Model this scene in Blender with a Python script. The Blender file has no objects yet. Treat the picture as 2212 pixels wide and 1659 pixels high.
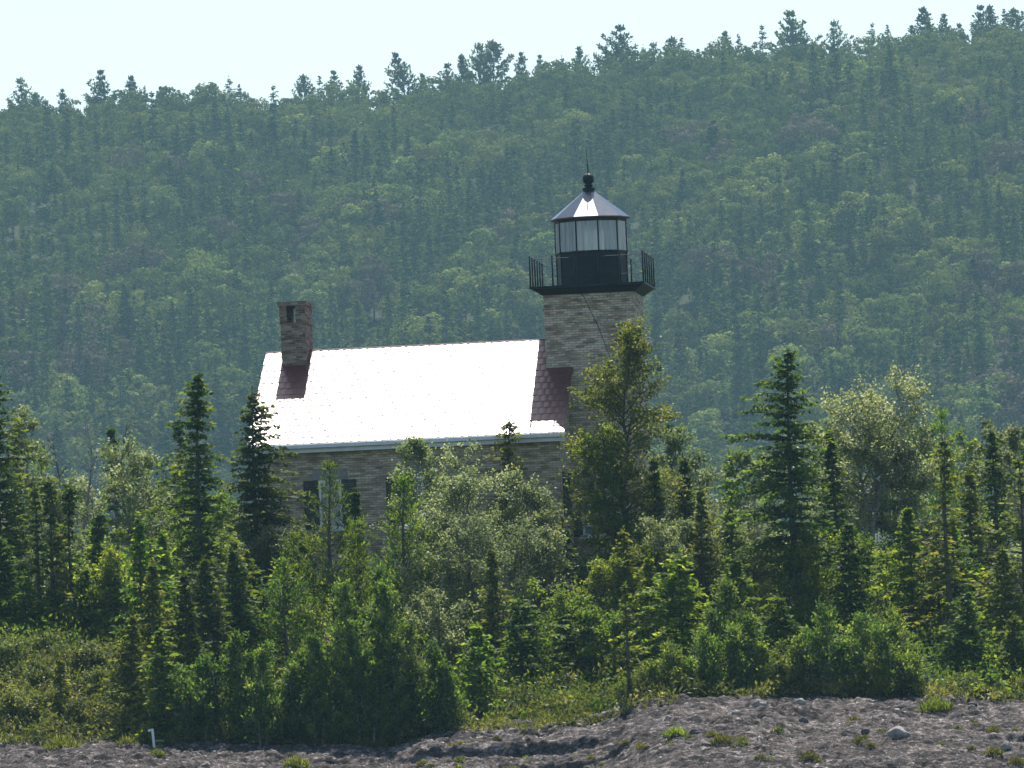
import bpy, math, random
import numpy as np
from mathutils import Matrix, Vector

SC = bpy.context.scene
COL = SC.collection
R = math.radians
random.seed(7)
RNG = np.random.default_rng(7)

# ------------------------------------------------------------------ camera
CAM_Z, PITCH, ROLL = 3.0, R(2.792), R(-2.4)
KPX = 0.14 / 2212.0                      # photo measured on a 2212 x 1659 grid
camd = bpy.data.cameras.new('camera')
cam = bpy.data.objects.new('camera', camd); COL.objects.link(cam)
CAMROT = (Matrix.Rotation(R(90) + PITCH, 3, 'X') @ Matrix.Rotation(ROLL, 3, 'Z'))
cam.matrix_world = Matrix.Translation((0, 0, CAM_Z)) @ CAMROT.to_4x4()
camd.sensor_width = 36.0
camd.lens = 36.0 / 0.14
camd.clip_start, camd.clip_end = 0.5, 20000
SC.camera = cam

def P(u, v, Y):
    """the point at depth Y seen at photo position u, v"""
    d = CAMROT @ Vector(((u - 1106) * KPX, (829.5 - v) * KPX, -1))
    t = Y / d.y
    return Vector((t * d.x, Y, CAM_Z + t * d.z))

def project(x, y, z):
    q = CAMROT.transposed() @ Vector((x, y, z - CAM_Z))
    return 1106 + q.x / -q.z / KPX, 829.5 - q.y / -q.z / KPX

# ------------------------------------------------------------------ sky, sun, exposure
SUN_AZ, SUN_EL = R(4.0), R(61.5)
w = bpy.data.worlds.new('World'); SC.world = w; w.use_nodes = True
nt = w.node_tree; nt.nodes.clear()
sky = nt.nodes.new('ShaderNodeTexSky'); sky.sky_type = 'NISHITA'; sky.sun_disc = False
sky.sun_elevation, sky.sun_rotation = SUN_EL, SUN_AZ
sky.air_density, sky.dust_density, sky.ozone_density = 1.0, 1.1, 1.0
bg = nt.nodes.new('ShaderNodeBackground'); bg.inputs['Strength'].default_value = 0.09
out = nt.nodes.new('ShaderNodeOutputWorld')
nt.links.new(sky.outputs[0], bg.inputs[0]); nt.links.new(bg.outputs[0], out.inputs[0])
sd = bpy.data.lights.new('sun', 'SUN'); sd.energy = 5.0; sd.angle = R(0.53); sd.color = (1.0, 0.955, 0.88)
sun = bpy.data.objects.new('sun', sd); COL.objects.link(sun)
SDIR = Vector((math.sin(SUN_AZ) * math.cos(SUN_EL), math.cos(SUN_AZ) * math.cos(SUN_EL), math.sin(SUN_EL)))
sun.rotation_euler = SDIR.to_track_quat('Z', 'Y').to_euler()
sun.location = (0, 300, 120)
SC.view_settings.view_transform = 'Standard'
SC.view_settings.look = 'None'
SC.view_settings.exposure = 0.95
SC.view_settings.gamma = 1.0
cy = SC.cycles
cy.max_bounces, cy.diffuse_bounces, cy.glossy_bounces = 6, 2, 3
cy.transmission_bounces, cy.transparent_max_bounces, cy.volume_bounces = 3, 12, 0
cy.caustics_reflective = cy.caustics_refractive = False
cy.use_denoising = True
cy.use_adaptive_sampling = False
cy.adaptive_threshold = 0.02

# ------------------------------------------------------------------ materials
def mat(name):
    m = bpy.data.materials.new(name); m.use_nodes = True
    t = m.node_tree; t.nodes.clear()
    o = t.nodes.new('ShaderNodeOutputMaterial')
    return m, t, o
def N(t, kind, **kw):
    n = t.nodes.new(kind)
    for k, v in kw.items():
        if k.startswith('i_'):
            n.inputs[k[2:].replace('_', ' ')].default_value = v
        else:
            setattr(n, k, v)
    return n
def c4(c): return (c[0], c[1], c[2], 1.0)
def ramp(t, stops):
    n = t.nodes.new('ShaderNodeValToRGB'); e = n.color_ramp.elements
    while len(e) > len(stops): e.remove(e[-1])
    while len(e) < len(stops): e.new(0.5)
    for i, (p, c) in enumerate(stops): e[i].position = p; e[i].color = c4(c)
    return n

def leaf_mat(name, dark, mid, tip, trans=0.35, rough=0.5, spec=0.35, tgain=1.5, vary=0.25, tb=0.5):
    m, t, o = mat(name)
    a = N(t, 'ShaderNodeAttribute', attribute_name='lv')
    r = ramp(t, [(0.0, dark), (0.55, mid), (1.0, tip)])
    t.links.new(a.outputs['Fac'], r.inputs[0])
    oi = N(t, 'ShaderNodeObjectInfo')
    mr = N(t, 'ShaderNodeMapRange'); mr.inputs[3].default_value = 1 - vary; mr.inputs[4].default_value = 1 + vary
    t.links.new(oi.outputs['Random'], mr.inputs[0])
    mh = N(t, 'ShaderNodeMapRange'); mh.inputs[3].default_value = 0.485; mh.inputs[4].default_value = 0.515
    mm = N(t, 'ShaderNodeMath', operation='FRACT'); mx = N(t, 'ShaderNodeMath', operation='MULTIPLY'); mx.inputs[1].default_value = 7.31
    t.links.new(oi.outputs['Random'], mx.inputs[0]); t.links.new(mx.outputs[0], mm.inputs[0]); t.links.new(mm.outputs[0], mh.inputs[0])
    hs = N(t, 'ShaderNodeHueSaturation')
    t.links.new(r.outputs[0], hs.inputs['Color']); t.links.new(mr.outputs[0], hs.inputs['Value']); t.links.new(mh.outputs[0], hs.inputs['Hue'])
    p = N(t, 'ShaderNodeBsdfPrincipled', i_Roughness=rough, i_Specular_IOR_Level=spec)
    t.links.new(hs.outputs[0], p.inputs['Base Color'])
    tr = N(t, 'ShaderNodeBsdfTranslucent')
    g = N(t, 'ShaderNodeMix', data_type='RGBA', blend_type='MULTIPLY'); g.inputs[0].default_value = 1.0
    t.links.new(hs.outputs[0], g.inputs[6]); g.inputs[7].default_value = (tgain * 1.12, tgain * 1.1, tgain * tb, 1)
    t.links.new(g.outputs[2], tr.inputs[0])
    ms = N(t, 'ShaderNodeMixShader'); ms.inputs[0].default_value = trans
    t.links.new(p.outputs[0], ms.inputs[1]); t.links.new(tr.outputs[0], ms.inputs[2])
    t.links.new(ms.outputs[0], o.inputs[0])
    return m

def noise_mat(name, c1, c2, scale=8.0, rough=0.8, spec=0.3, bump=0.0, stretch=(1, 1, 1), metallic=0.0, detail=5):
    m, t, o = mat(name)
    tc = N(t, 'ShaderNodeTexCoord'); mp = N(t, 'ShaderNodeMapping'); mp.inputs['Scale'].default_value = stretch
    nz = N(t, 'ShaderNodeTexNoise'); nz.inputs['Scale'].default_value = scale; nz.inputs['Detail'].default_value = detail
    t.links.new(tc.outputs['Object'], mp.inputs[0]); t.links.new(mp.outputs[0], nz.inputs['Vector'])
    r = ramp(t, [(0.32, c1), (0.68, c2)]); t.links.new(nz.outputs[0], r.inputs[0])
    p = N(t, 'ShaderNodeBsdfPrincipled', i_Roughness=rough, i_Specular_IOR_Level=spec, i_Metallic=metallic)
    t.links.new(r.outputs[0], p.inputs['Base Color'])
    if bump:
        b = N(t, 'ShaderNodeBump', i_Strength=bump, i_Distance=0.03)
        t.links.new(nz.outputs[0], b.inputs['Height']); t.links.new(b.outputs[0], p.inputs['Normal'])
    t.links.new(p.outputs[0], o.inputs[0])
    return m

M = {}
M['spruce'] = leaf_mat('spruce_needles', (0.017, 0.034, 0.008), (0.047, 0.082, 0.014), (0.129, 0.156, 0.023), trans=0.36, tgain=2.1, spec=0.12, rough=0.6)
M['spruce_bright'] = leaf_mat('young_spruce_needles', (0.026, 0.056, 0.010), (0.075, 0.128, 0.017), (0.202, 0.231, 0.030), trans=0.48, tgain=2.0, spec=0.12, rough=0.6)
M['spruce_olive'] = leaf_mat('olive_needles', (0.033, 0.044, 0.008), (0.083, 0.103, 0.017), (0.174, 0.178, 0.031), trans=0.42, tgain=1.9, spec=0.12, rough=0.6)
M['rust'] = leaf_mat('dead_needles', (0.07, 0.035, 0.018), (0.14, 0.065, 0.035), (0.2, 0.1, 0.06), trans=0.2, spec=0.1)
M['pine'] = leaf_mat('pine_needles', (0.026, 0.057, 0.011), (0.075, 0.128, 0.019), (0.184, 0.206, 0.032), trans=0.38, tgain=2.0, spec=0.12, rough=0.6)
M['birch'] = leaf_mat('birch_leaves', (0.057, 0.078, 0.026), (0.124, 0.159, 0.061), (0.287, 0.310, 0.156), trans=0.44, rough=0.55, spec=0.25, tgain=1.8, tb=0.8)  # palest ramp colour paints the glints on the leaves
M['birch_pale'] = leaf_mat('pale_birch_leaves', (0.06, 0.078, 0.032), (0.14, 0.17, 0.08), (0.3, 0.32, 0.18), trans=0.48, rough=0.5, spec=0.3, tgain=1.7, tb=0.75)
M['birch_yellow'] = leaf_mat('yellowing_birch_leaves', (0.042, 0.062, 0.013), (0.099, 0.125, 0.022), (0.209, 0.204, 0.037), trans=0.46, rough=0.5, spec=0.2, tgain=1.9)
M['shrub'] = leaf_mat('shrub_leaves', (0.037, 0.067, 0.011), (0.094, 0.138, 0.019), (0.200, 0.228, 0.041), trans=0.5, rough=0.55, spec=0.15, tgain=1.9)
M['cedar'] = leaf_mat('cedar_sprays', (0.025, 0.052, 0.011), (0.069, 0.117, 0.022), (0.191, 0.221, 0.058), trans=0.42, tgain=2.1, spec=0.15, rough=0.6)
M['juniper'] = leaf_mat('juniper_sprays', (0.035, 0.05, 0.014), (0.105, 0.13, 0.036), (0.225, 0.23, 0.072), trans=0.36, tgain=1.7, spec=0.15)
M['undergrowth'] = leaf_mat('undergrowth_leaves', (0.025, 0.050, 0.009), (0.073, 0.114, 0.017), (0.176, 0.204, 0.032), trans=0.42, tgain=1.9, spec=0.15)
M['hill_conifer'] = leaf_mat('hill_conifer_needles', (0.013, 0.028, 0.012), (0.052, 0.082, 0.028), (0.17, 0.2, 0.062), trans=0.26, spec=0.0, rough=0.8, vary=0.35)  # bright tip colour paints sunlight on the outer boughs
M['hill_leaf'] = leaf_mat('hill_broadleaf_leaves', (0.058, 0.088, 0.025), (0.142, 0.178, 0.050), (0.231, 0.259, 0.079), trans=0.16, spec=0.0, rough=0.8, vary=0.4)
M['hill_bare'] = leaf_mat('hill_thin_twigs', (0.07, 0.06, 0.045), (0.11, 0.095, 0.07), (0.17, 0.14, 0.1), trans=0.1, spec=0.0)
M['tuft'] = leaf_mat('shore_grass', (0.06, 0.07, 0.02), (0.13, 0.14, 0.035), (0.22, 0.19, 0.07), trans=0.3, spec=0.1)
M['bark'] = noise_mat('grey_brown_bark', (0.05, 0.042, 0.036), (0.14, 0.12, 0.105), 6, 0.9, 0.2, 0.5, (3, 3, 0.6))
M['bark_pale'] = noise_mat('pale_birch_bark', (0.16, 0.14, 0.12), (0.42, 0.39, 0.35), 5, 0.8, 0.2, 0.3, (1, 1, 3))
M['bark_grey'] = noise_mat('weathered_dead_wood', (0.16, 0.145, 0.13), (0.36, 0.33, 0.3), 6, 0.85, 0.2, 0.3, (3, 3, 0.6))
M['black'] = noise_mat('black_paint', (0.004, 0.006, 0.009), (0.008, 0.011, 0.015), 3, 0.5, 0.2, 0.0)
M['darkgreen'] = noise_mat('dark_green_paint', (0.006, 0.02, 0.022), (0.012, 0.03, 0.03), 5, 0.5, 0.4)
M['white'] = noise_mat('white_paint', (0.68, 0.7, 0.7), (0.82, 0.83, 0.82), 4, 0.45, 0.4)
M['stone'] = noise_mat('grey_lintel_stone', (0.2, 0.19, 0.17), (0.34, 0.32, 0.29), 7, 0.85, 0.3, 0.3)
M['foundation'] = noise_mat('pale_foundation_render', (0.34, 0.34, 0.33), (0.52, 0.52, 0.51), 3, 0.85, 0.3, 0.3)
M['lantern_metal'] = noise_mat('lantern_roof_metal', (0.095, 0.11, 0.135), (0.12, 0.135, 0.16), 5, 0.29, 0.5, 0.0, metallic=0.9)
M['rusttrim'] = noise_mat('rusty_red_trim', (0.1, 0.035, 0.02), (0.2, 0.07, 0.035), 9, 0.55, 0.4)
M['boulder'] = noise_mat('pale_boulder', (0.14, 0.125, 0.115), (0.34, 0.32, 0.29), 5, 0.9, 0.2, 0.5)
M['boulder_dark'] = noise_mat('dark_boulder', (0.045, 0.04, 0.04), (0.13, 0.115, 0.11), 5, 0.9, 0.2, 0.5)

def roof_mat():
    m, t, o = mat('red_glazed_metal_tile')
    tc = N(t, 'ShaderNodeTexCoord'); nz = N(t, 'ShaderNodeTexNoise'); nz.inputs['Scale'].default_value = 5
    t.links.new(tc.outputs['Object'], nz.inputs['Vector'])
    r = ramp(t, [(0.3, (0.075, 0.012, 0.014)), (0.7, (0.12, 0.02, 0.021))]); t.links.new(nz.outputs[0], r.inputs[0])
    p = N(t, 'ShaderNodeBsdfPrincipled', i_Roughness=0.35, i_Specular_IOR_Level=0.62)
    t.links.new(r.outputs[0], p.inputs['Base Color']); t.links.new(p.outputs[0], o.inputs[0])
    return m
M['roof'] = roof_mat()

def brick_mat(name, tone=1.0, red=0.0, ca=(0.68, 0.57, 0.42), cb=(0.19, 0.12, 0.08)):
    m, t, o = mat(name)
    uv = N(t, 'ShaderNodeUVMap', uv_map='UVMap')
    def brick(w, h, mortar, c1, c2, cm, bias):
        b = N(t, 'ShaderNodeTexBrick', offset=0.5)
        b.inputs['Scale'].default_value = 1.0; b.inputs['Brick Width'].default_value = w; b.inputs['Row Height'].default_value = h
        b.inputs['Mortar Size'].default_value = mortar; b.inputs['Mortar Smooth'].default_value = 0.3; b.inputs['Bias'].default_value = bias
        b.inputs['Color1'].default_value = c4(c1); b.inputs['Color2'].default_value = c4(c2); b.inputs['Mortar'].default_value = c4(cm)
        t.links.new(uv.outputs[0], b.inputs['Vector']); return b
    b1 = brick(0.25, 0.08, 0.012, ca, cb, (0.3, 0.265, 0.21), -0.3 - red * -0.6)
    nz = N(t, 'ShaderNodeTexNoise'); nz.inputs['Scale'].default_value = 1.9; nz.inputs['Detail'].default_value = 3
    mp = N(t, 'ShaderNodeMapping'); mp.inputs['Scale'].default_value = (1, 3, 1)
    t.links.new(uv.outputs[0], mp.inputs[0]); t.links.new(mp.outputs[0], nz.inputs['Vector'])
    r = ramp(t, [(0.34, (0.62, 0.52, 0.45)), (0.56, (1.06, 1.04, 1.0))]); t.links.new(nz.outputs[0], r.inputs[0])
    mu = N(t, 'ShaderNodeMix', data_type='RGBA', blend_type='MULTIPLY'); mu.inputs[0].default_value = 1
    t.links.new(b1.outputs[0], mu.inputs[6]); t.links.new(r.outputs[0], mu.inputs[7])
    p = N(t, 'ShaderNodeBsdfPrincipled', i_Roughness=0.9, i_Specular_IOR_Level=0.2)
    t.links.new(mu.outputs[2], p.inputs['Base Color'])
    bp = N(t, 'ShaderNodeBump', i_Strength=0.6, i_Distance=0.02, invert=True)
    t.links.new(b1.outputs['Fac'], bp.inputs['Height']); t.links.new(bp.outputs[0], p.inputs['Normal'])
    t.links.new(p.outputs[0], o.inputs[0])
    return m
M['brick'] = brick_mat('cream_brown_brick')
M['brick_red'] = brick_mat('red_brown_brick', 0.7, 0.5, (0.4, 0.31, 0.235), (0.15, 0.09, 0.066))

def glass_mat():
    m, t, o = mat('lantern_glass')
    tr = N(t, 'ShaderNodeBsdfTransparent'); tr.inputs[0].default_value = (0.9, 0.95, 0.95, 1)
    gl = N(t, 'ShaderNodeBsdfGlossy', i_Roughness=0.04)
    df = N(t, 'ShaderNodeBsdfTranslucent'); df.inputs[0].default_value = (0.9, 0.97, 0.95, 1)
    d2 = N(t, 'ShaderNodeBsdfDiffuse'); d2.inputs[0].default_value = (0.9, 0.96, 0.95, 1)
    a0 = N(t, 'ShaderNodeMixShader'); a0.inputs[0].default_value = 0.5
    t.links.new(df.outputs[0], a0.inputs[1]); t.links.new(d2.outputs[0], a0.inputs[2])
    a = N(t, 'ShaderNodeMixShader'); a.inputs[0].default_value = 0.66
    t.links.new(tr.outputs[0], a.inputs[1]); t.links.new(a0.outputs[0], a.inputs[2])
    tc = N(t, 'ShaderNodeTexCoord'); mp = N(t, 'ShaderNodeMapping'); mp.inputs['Scale'].default_value = (5, 5, 0.35)
    nz = N(t, 'ShaderNodeTexNoise'); nz.inputs['Scale'].default_value = 1.6; nz.inputs['Detail'].default_value = 4
    mr = N(t, 'ShaderNodeMapRange'); mr.inputs[1].default_value = 0.35; mr.inputs[2].default_value = 0.65; mr.inputs[3].default_value = 0.35; mr.inputs[4].default_value = 0.75
    t.links.new(tc.outputs['Object'], mp.inputs[0]); t.links.new(mp.outputs[0], nz.inputs['Vector']); t.links.new(nz.outputs[0], mr.inputs[0]); t.links.new(mr.outputs[0], a.inputs[0])
    fr = N(t, 'ShaderNodeFresnel', i_IOR=1.5)
    b = N(t, 'ShaderNodeMixShader'); t.links.new(fr.outputs[0], b.inputs[0])
    t.links.new(a.outputs[0], b.inputs[1]); t.links.new(gl.outputs[0], b.inputs[2])
    t.links.new(b.outputs[0], o.inputs[0])
    return m
M['glass'] = glass_mat()
M['pane'] = noise_mat('window_pane_with_blind', (0.14, 0.17, 0.19), (0.22, 0.26, 0.28), 2, 0.08, 0.6)

def ground_mat():
    m, t, o = mat('rock_and_soil')
    tc = N(t, 'ShaderNodeTexCoord'); a = N(t, 'ShaderNodeAttribute', attribute_name='rocky')
    n1 = N(t, 'ShaderNodeTexNoise'); n1.inputs['Scale'].default_value = 1.1; n1.inputs['Detail'].default_value = 8; n1.inputs['Roughness'].default_value = 0.7
    n2 = N(t, 'ShaderNodeTexNoise'); n2.inputs['Scale'].default_value = 7; n2.inputs['Detail'].default_value = 6; n2.inputs['Roughness'].default_value = 0.75
    t.links.new(tc.outputs['Object'], n1.inputs['Vector']); t.links.new(tc.outputs['Object'], n2.inputs['Vector'])
    r1 = ramp(t, [(0.3, (0.042, 0.035, 0.034)), (0.5, (0.1, 0.084, 0.08)), (0.7, (0.19, 0.167, 0.157))])
    t.links.new(n1.outputs[0], r1.inputs[0])
    r2 = ramp(t, [(0.56, (0, 0, 0)), (0.7, (1, 1, 1))]); t.links.new(n2.outputs[0], r2.inputs[0])
    mx = N(t, 'ShaderNodeMix', data_type='RGBA'); mx.inputs[7].default_value = (0.42, 0.4, 0.38, 1)
    t.links.new(r2.outputs[0], mx.inputs[0]); t.links.new(r1.outputs[0], mx.inputs[6])
    mp = N(t, 'ShaderNodeMapping'); mp.inputs['Scale'].default_value = (0.75, 1.5, 1.5)
    t.links.new(tc.outputs['Object'], mp.inputs[0])
    last = mx.outputs[2]
    for sc_, lo_, hi_ in ((3.2, 0.55, 1.5), (9.0, 0.6, 1.6)):
        vo = N(t, 'ShaderNodeTexVoronoi', feature='F1'); vo.inputs['Scale'].default_value = sc_
        t.links.new(mp.outputs[0], vo.inputs['Vector'])
        sx_ = N(t, 'ShaderNodeSeparateColor'); t.links.new(vo.outputs['Color'], sx_.inputs[0])
        rg = N(t, 'ShaderNodeMapRange'); rg.inputs[3].default_value = lo_; rg.inputs[4].default_value = hi_
        pw = N(t, 'ShaderNodeMath', operation='POWER'); pw.inputs[1].default_value = 1.8
        t.links.new(sx_.outputs[0], pw.inputs[0]); t.links.new(pw.outputs[0], rg.inputs[0])
        ve = N(t, 'ShaderNodeTexVoronoi', feature='DISTANCE_TO_EDGE'); ve.inputs['Scale'].default_value = sc_
        t.links.new(mp.outputs[0], ve.inputs['Vector'])
        cr = N(t, 'ShaderNodeMapRange'); cr.inputs[1].default_value = 0.0; cr.inputs[2].default_value = 0.1; cr.inputs[3].default_value = 0.45; cr.inputs[4].default_value = 1.0  # darkens the colour along stone edges, painting crevice shadow
        t.links.new(ve.outputs['Distance'], cr.inputs[0])
        mm = N(t, 'ShaderNodeMath', operation='MULTIPLY'); t.links.new(rg.outputs[0], mm.inputs[0]); t.links.new(cr.outputs[0], mm.inputs[1])
        ml = N(t, 'ShaderNodeMix', data_type='RGBA', blend_type='MULTIPLY'); ml.inputs[0].default_value = 1.0
        t.links.new(last, ml.inputs[6]); t.links.new(mm.outputs[0], ml.inputs[7]); last = ml.outputs[2]
    soil = ramp(t, [(0.3, (0.012, 0.018, 0.007)), (0.7, (0.032, 0.04, 0.014))]); t.links.new(n2.outputs[0], soil.inputs[0])
    m2 = N(t, 'ShaderNodeMix', data_type='RGBA')
    t.links.new(a.outputs['Fac'], m2.inputs[0]); t.links.new(soil.outputs[0], m2.inputs[6]); t.links.new(last, m2.inputs[7])
    p = N(t, 'ShaderNodeBsdfPrincipled', i_Roughness=0.9, i_Specular_IOR_Level=0.08)
    t.links.new(m2.outputs[2], p.inputs['Base Color'])
    b = N(t, 'ShaderNodeBump', i_Strength=0.9, i_Distance=0.05); t.links.new(n2.outputs[0], b.inputs['Height']); t.links.new(b.outputs[0], p.inputs['Normal'])
    t.links.new(p.outputs[0], o.inputs[0])
    return m
M['ground'] = ground_mat()

def water_mat():
    m, t, o = mat('lake_water')
    tc = N(t, 'ShaderNodeTexCoord'); nz = N(t, 'ShaderNodeTexNoise'); nz.inputs['Scale'].default_value = 1.5; nz.inputs['Detail'].default_value = 4
    t.links.new(tc.outputs['Object'], nz.inputs['Vector'])
    p = N(t, 'ShaderNodeBsdfPrincipled', i_Roughness=0.08); p.inputs['Base Color'].default_value = (0.01, 0.03, 0.04, 1)
    b = N(t, 'ShaderNodeBump', i_Strength=0.4, i_Distance=0.2); t.links.new(nz.outputs[0], b.inputs['Height']); t.links.new(b.outputs[0], p.inputs['Normal'])
    t.links.new(p.outputs[0], o.inputs[0])
    return m
M['water'] = water_mat()

# ------------------------------------------------------------------ mesh helpers
def tag(o, label=None, cat=None, group=None, kind=None):
    if label: o['label'] = label
    if cat: o['category'] = cat
    if group: o['group'] = group
    if kind: o['kind'] = kind
    return o
def empty(name, loc, rz=0.0):
    o = bpy.data.objects.new(name, None); COL.objects.link(o)
    o.location = loc; o.rotation_euler = (0, 0, rz); o.empty_display_size = 0.3
    return o
def link(name, me, parent=None):
    o = bpy.data.objects.new(name, me); COL.objects.link(o)
    if parent is not None: o.parent = parent
    return o
def np_mesh(name, V, F, material, lv=None, smooth=False):
    """V (n,3), F (m,k) with one face size"""
    me = bpy.data.meshes.new(name)
    V = np.asarray(V, np.float32); F = np.asarray(F, np.int32); k = F.shape[1]
    me.vertices.add(len(V)); me.vertices.foreach_set('co', V.ravel())
    me.loops.add(F.size); me.loops.foreach_set('vertex_index', F.ravel())
    me.polygons.add(len(F)); me.polygons.foreach_set('loop_start', np.arange(0, F.size, k, dtype=np.int32))
    if smooth: me.polygons.foreach_set('use_smooth', np.ones(len(F), dtype=bool))
    if lv is not None:
        at = me.attributes.new('lv', 'FLOAT', 'POINT'); at.data.foreach_set('value', np.asarray(lv, np.float32))
    me.update(calc_edges=True)
    for mm in (material if isinstance(material, (list, tuple)) else [material]): me.materials.append(mm)
    return me

class MB:
    """collects boxes, prisms, tubes and lathes into ONE mesh"""
    def __init__(s): s.v = []; s.f = []
    def add(s, vs, fs):
        b = len(s.v); s.v += [tuple(x) for x in vs]; s.f += [tuple(i + b for i in f) for f in fs]; return s
    def box(s, x0, x1, y0, y1, z0, z1):
        return s.add([(x0, y0, z0), (x1, y0, z0), (x1, y1, z0), (x0, y1, z0), (x0, y0, z1), (x1, y0, z1), (x1, y1, z1), (x0, y1, z1)],
                     [(0, 3, 2, 1), (4, 5, 6, 7), (0, 1, 5, 4), (1, 2, 6, 5), (2, 3, 7, 6), (3, 0, 4, 7)])
    def frustum(s, cx, cy, h0x, h0y, z0, h1x, h1y, z1):
        return s.add([(cx - h0x, cy - h0y, z0), (cx + h0x, cy - h0y, z0), (cx + h0x, cy + h0y, z0), (cx - h0x, cy + h0y, z0),
                      (cx - h1x, cy - h1y, z1), (cx + h1x, cy - h1y, z1), (cx + h1x, cy + h1y, z1), (cx - h1x, cy + h1y, z1)],
                     [(0, 3, 2, 1), (4, 5, 6, 7), (0, 1, 5, 4), (1, 2, 6, 5), (2, 3, 7, 6), (3, 0, 4, 7)])
    def lathe(s, prof, n=24, rot=0.0, cx=0, cy=0, cap=True):
        vs, fs = [], []
        for r, z in prof:
            for i in range(n):
                a = rot + 2 * math.pi * i / n; vs.append((cx + r * math.cos(a), cy + r * math.sin(a), z))
        for k in range(len(prof) - 1):
            for i in range(n):
                j = (i + 1) % n; fs.append((k * n + i, k * n + j, (k + 1) * n + j, (k + 1) * n + i))
        if cap:
            fs.append(tuple(reversed(range(n)))); fs.append(tuple((len(prof) - 1) * n + i for i in range(n)))
        return s.add(vs, fs)
    def tube(s, pts, r, n=6):
        r = [r] * len(pts) if not hasattr(r, '__len__') else r
        pts = [Vector(p) for p in pts]; vs, fs = [], []
        for k, p in enumerate(pts):
            d = (pts[min(k + 1, len(pts) - 1)] - pts[max(k - 1, 0)]).normalized()
            a = d.orthogonal().normalized() if abs(d.z) < 0.9 else Vector((1, 0, 0)); a = (a - d * a.dot(d)).normalized(); b = d.cross(a)
            for i in range(n):
                t = 2 * math.pi * i / n; vs.append(p + (a * math.cos(t) + b * math.sin(t)) * r[k])
        for k in range(len(pts) - 1):
            for i in range(n):
                j = (i + 1) % n; fs.append((k * n + i, k * n + j, (k + 1) * n + j, (k + 1) * n + i))
        fs.append(tuple(reversed(range(n)))); fs.append(tuple((len(pts) - 1) * n + i for i in range(n)))
        return s.add(vs, fs)
    def build(s, name, material, parent=None, smooth=False, uv=False, bevel=0.0):
        me = bpy.data.meshes.new(name); me.from_pydata(s.v, [], s.f); me.update()
        me.materials.append(material)
        if smooth: me.polygons.foreach_set('use_smooth', [True] * len(me.polygons))
        if uv:
            l = me.uv_layers.new(name='UVMap')
            for p in me.polygons:
                n = p.normal
                for li in p.loop_indices:
                    c = me.vertices[me.loops[li].vertex_index].co
                    l.data[li].uv = (c.y + 0.13, c.z) if abs(n.x) > abs(n.y) and abs(n.x) > 0.5 else ((c.x, c.z) if abs(n.y) > 0.5 else (c.x, c.y))
        o = link(name, me, parent)
        if bevel:
            b = o.modifiers.new('bevel', 'BEVEL'); b.width = bevel; b.segments = 2; b.limit_method = 'ANGLE'
        return o

# value noise
_PERM = np.random.default_rng(3).permutation(4096)
def vnoise(x, y, seed=0):
    x = np.asarray(x, float); y = np.asarray(y, float)
    xi = np.floor(x).astype(int); yi = np.floor(y).astype(int); fx = x - xi; fy = y - yi
    fx = fx * fx * (3 - 2 * fx); fy = fy * fy * (3 - 2 * fy)
    h = lambda a, b: _PERM[(_PERM[(a + seed * 37) & 4095] + b) & 4095] / 4095.0
    return (h(xi, yi) * (1 - fx) + h(xi + 1, yi) * fx) * (1 - fy) + (h(xi, yi + 1) * (1 - fx) + h(xi + 1, yi + 1) * fx) * fy
def fbm(x, y, oct=4, seed=0):
    s, a, t = 0, 0.5, 0
    for k in range(oct):
        s = s + a * vnoise(x * 2 ** k, y * 2 ** k, seed + k); t += a; a *= 0.5
    return s / t
def sstep(a, b, x):
    t = np.clip((x - a) / (b - a), 0, 1); return t * t * (3 - 2 * t)

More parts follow.
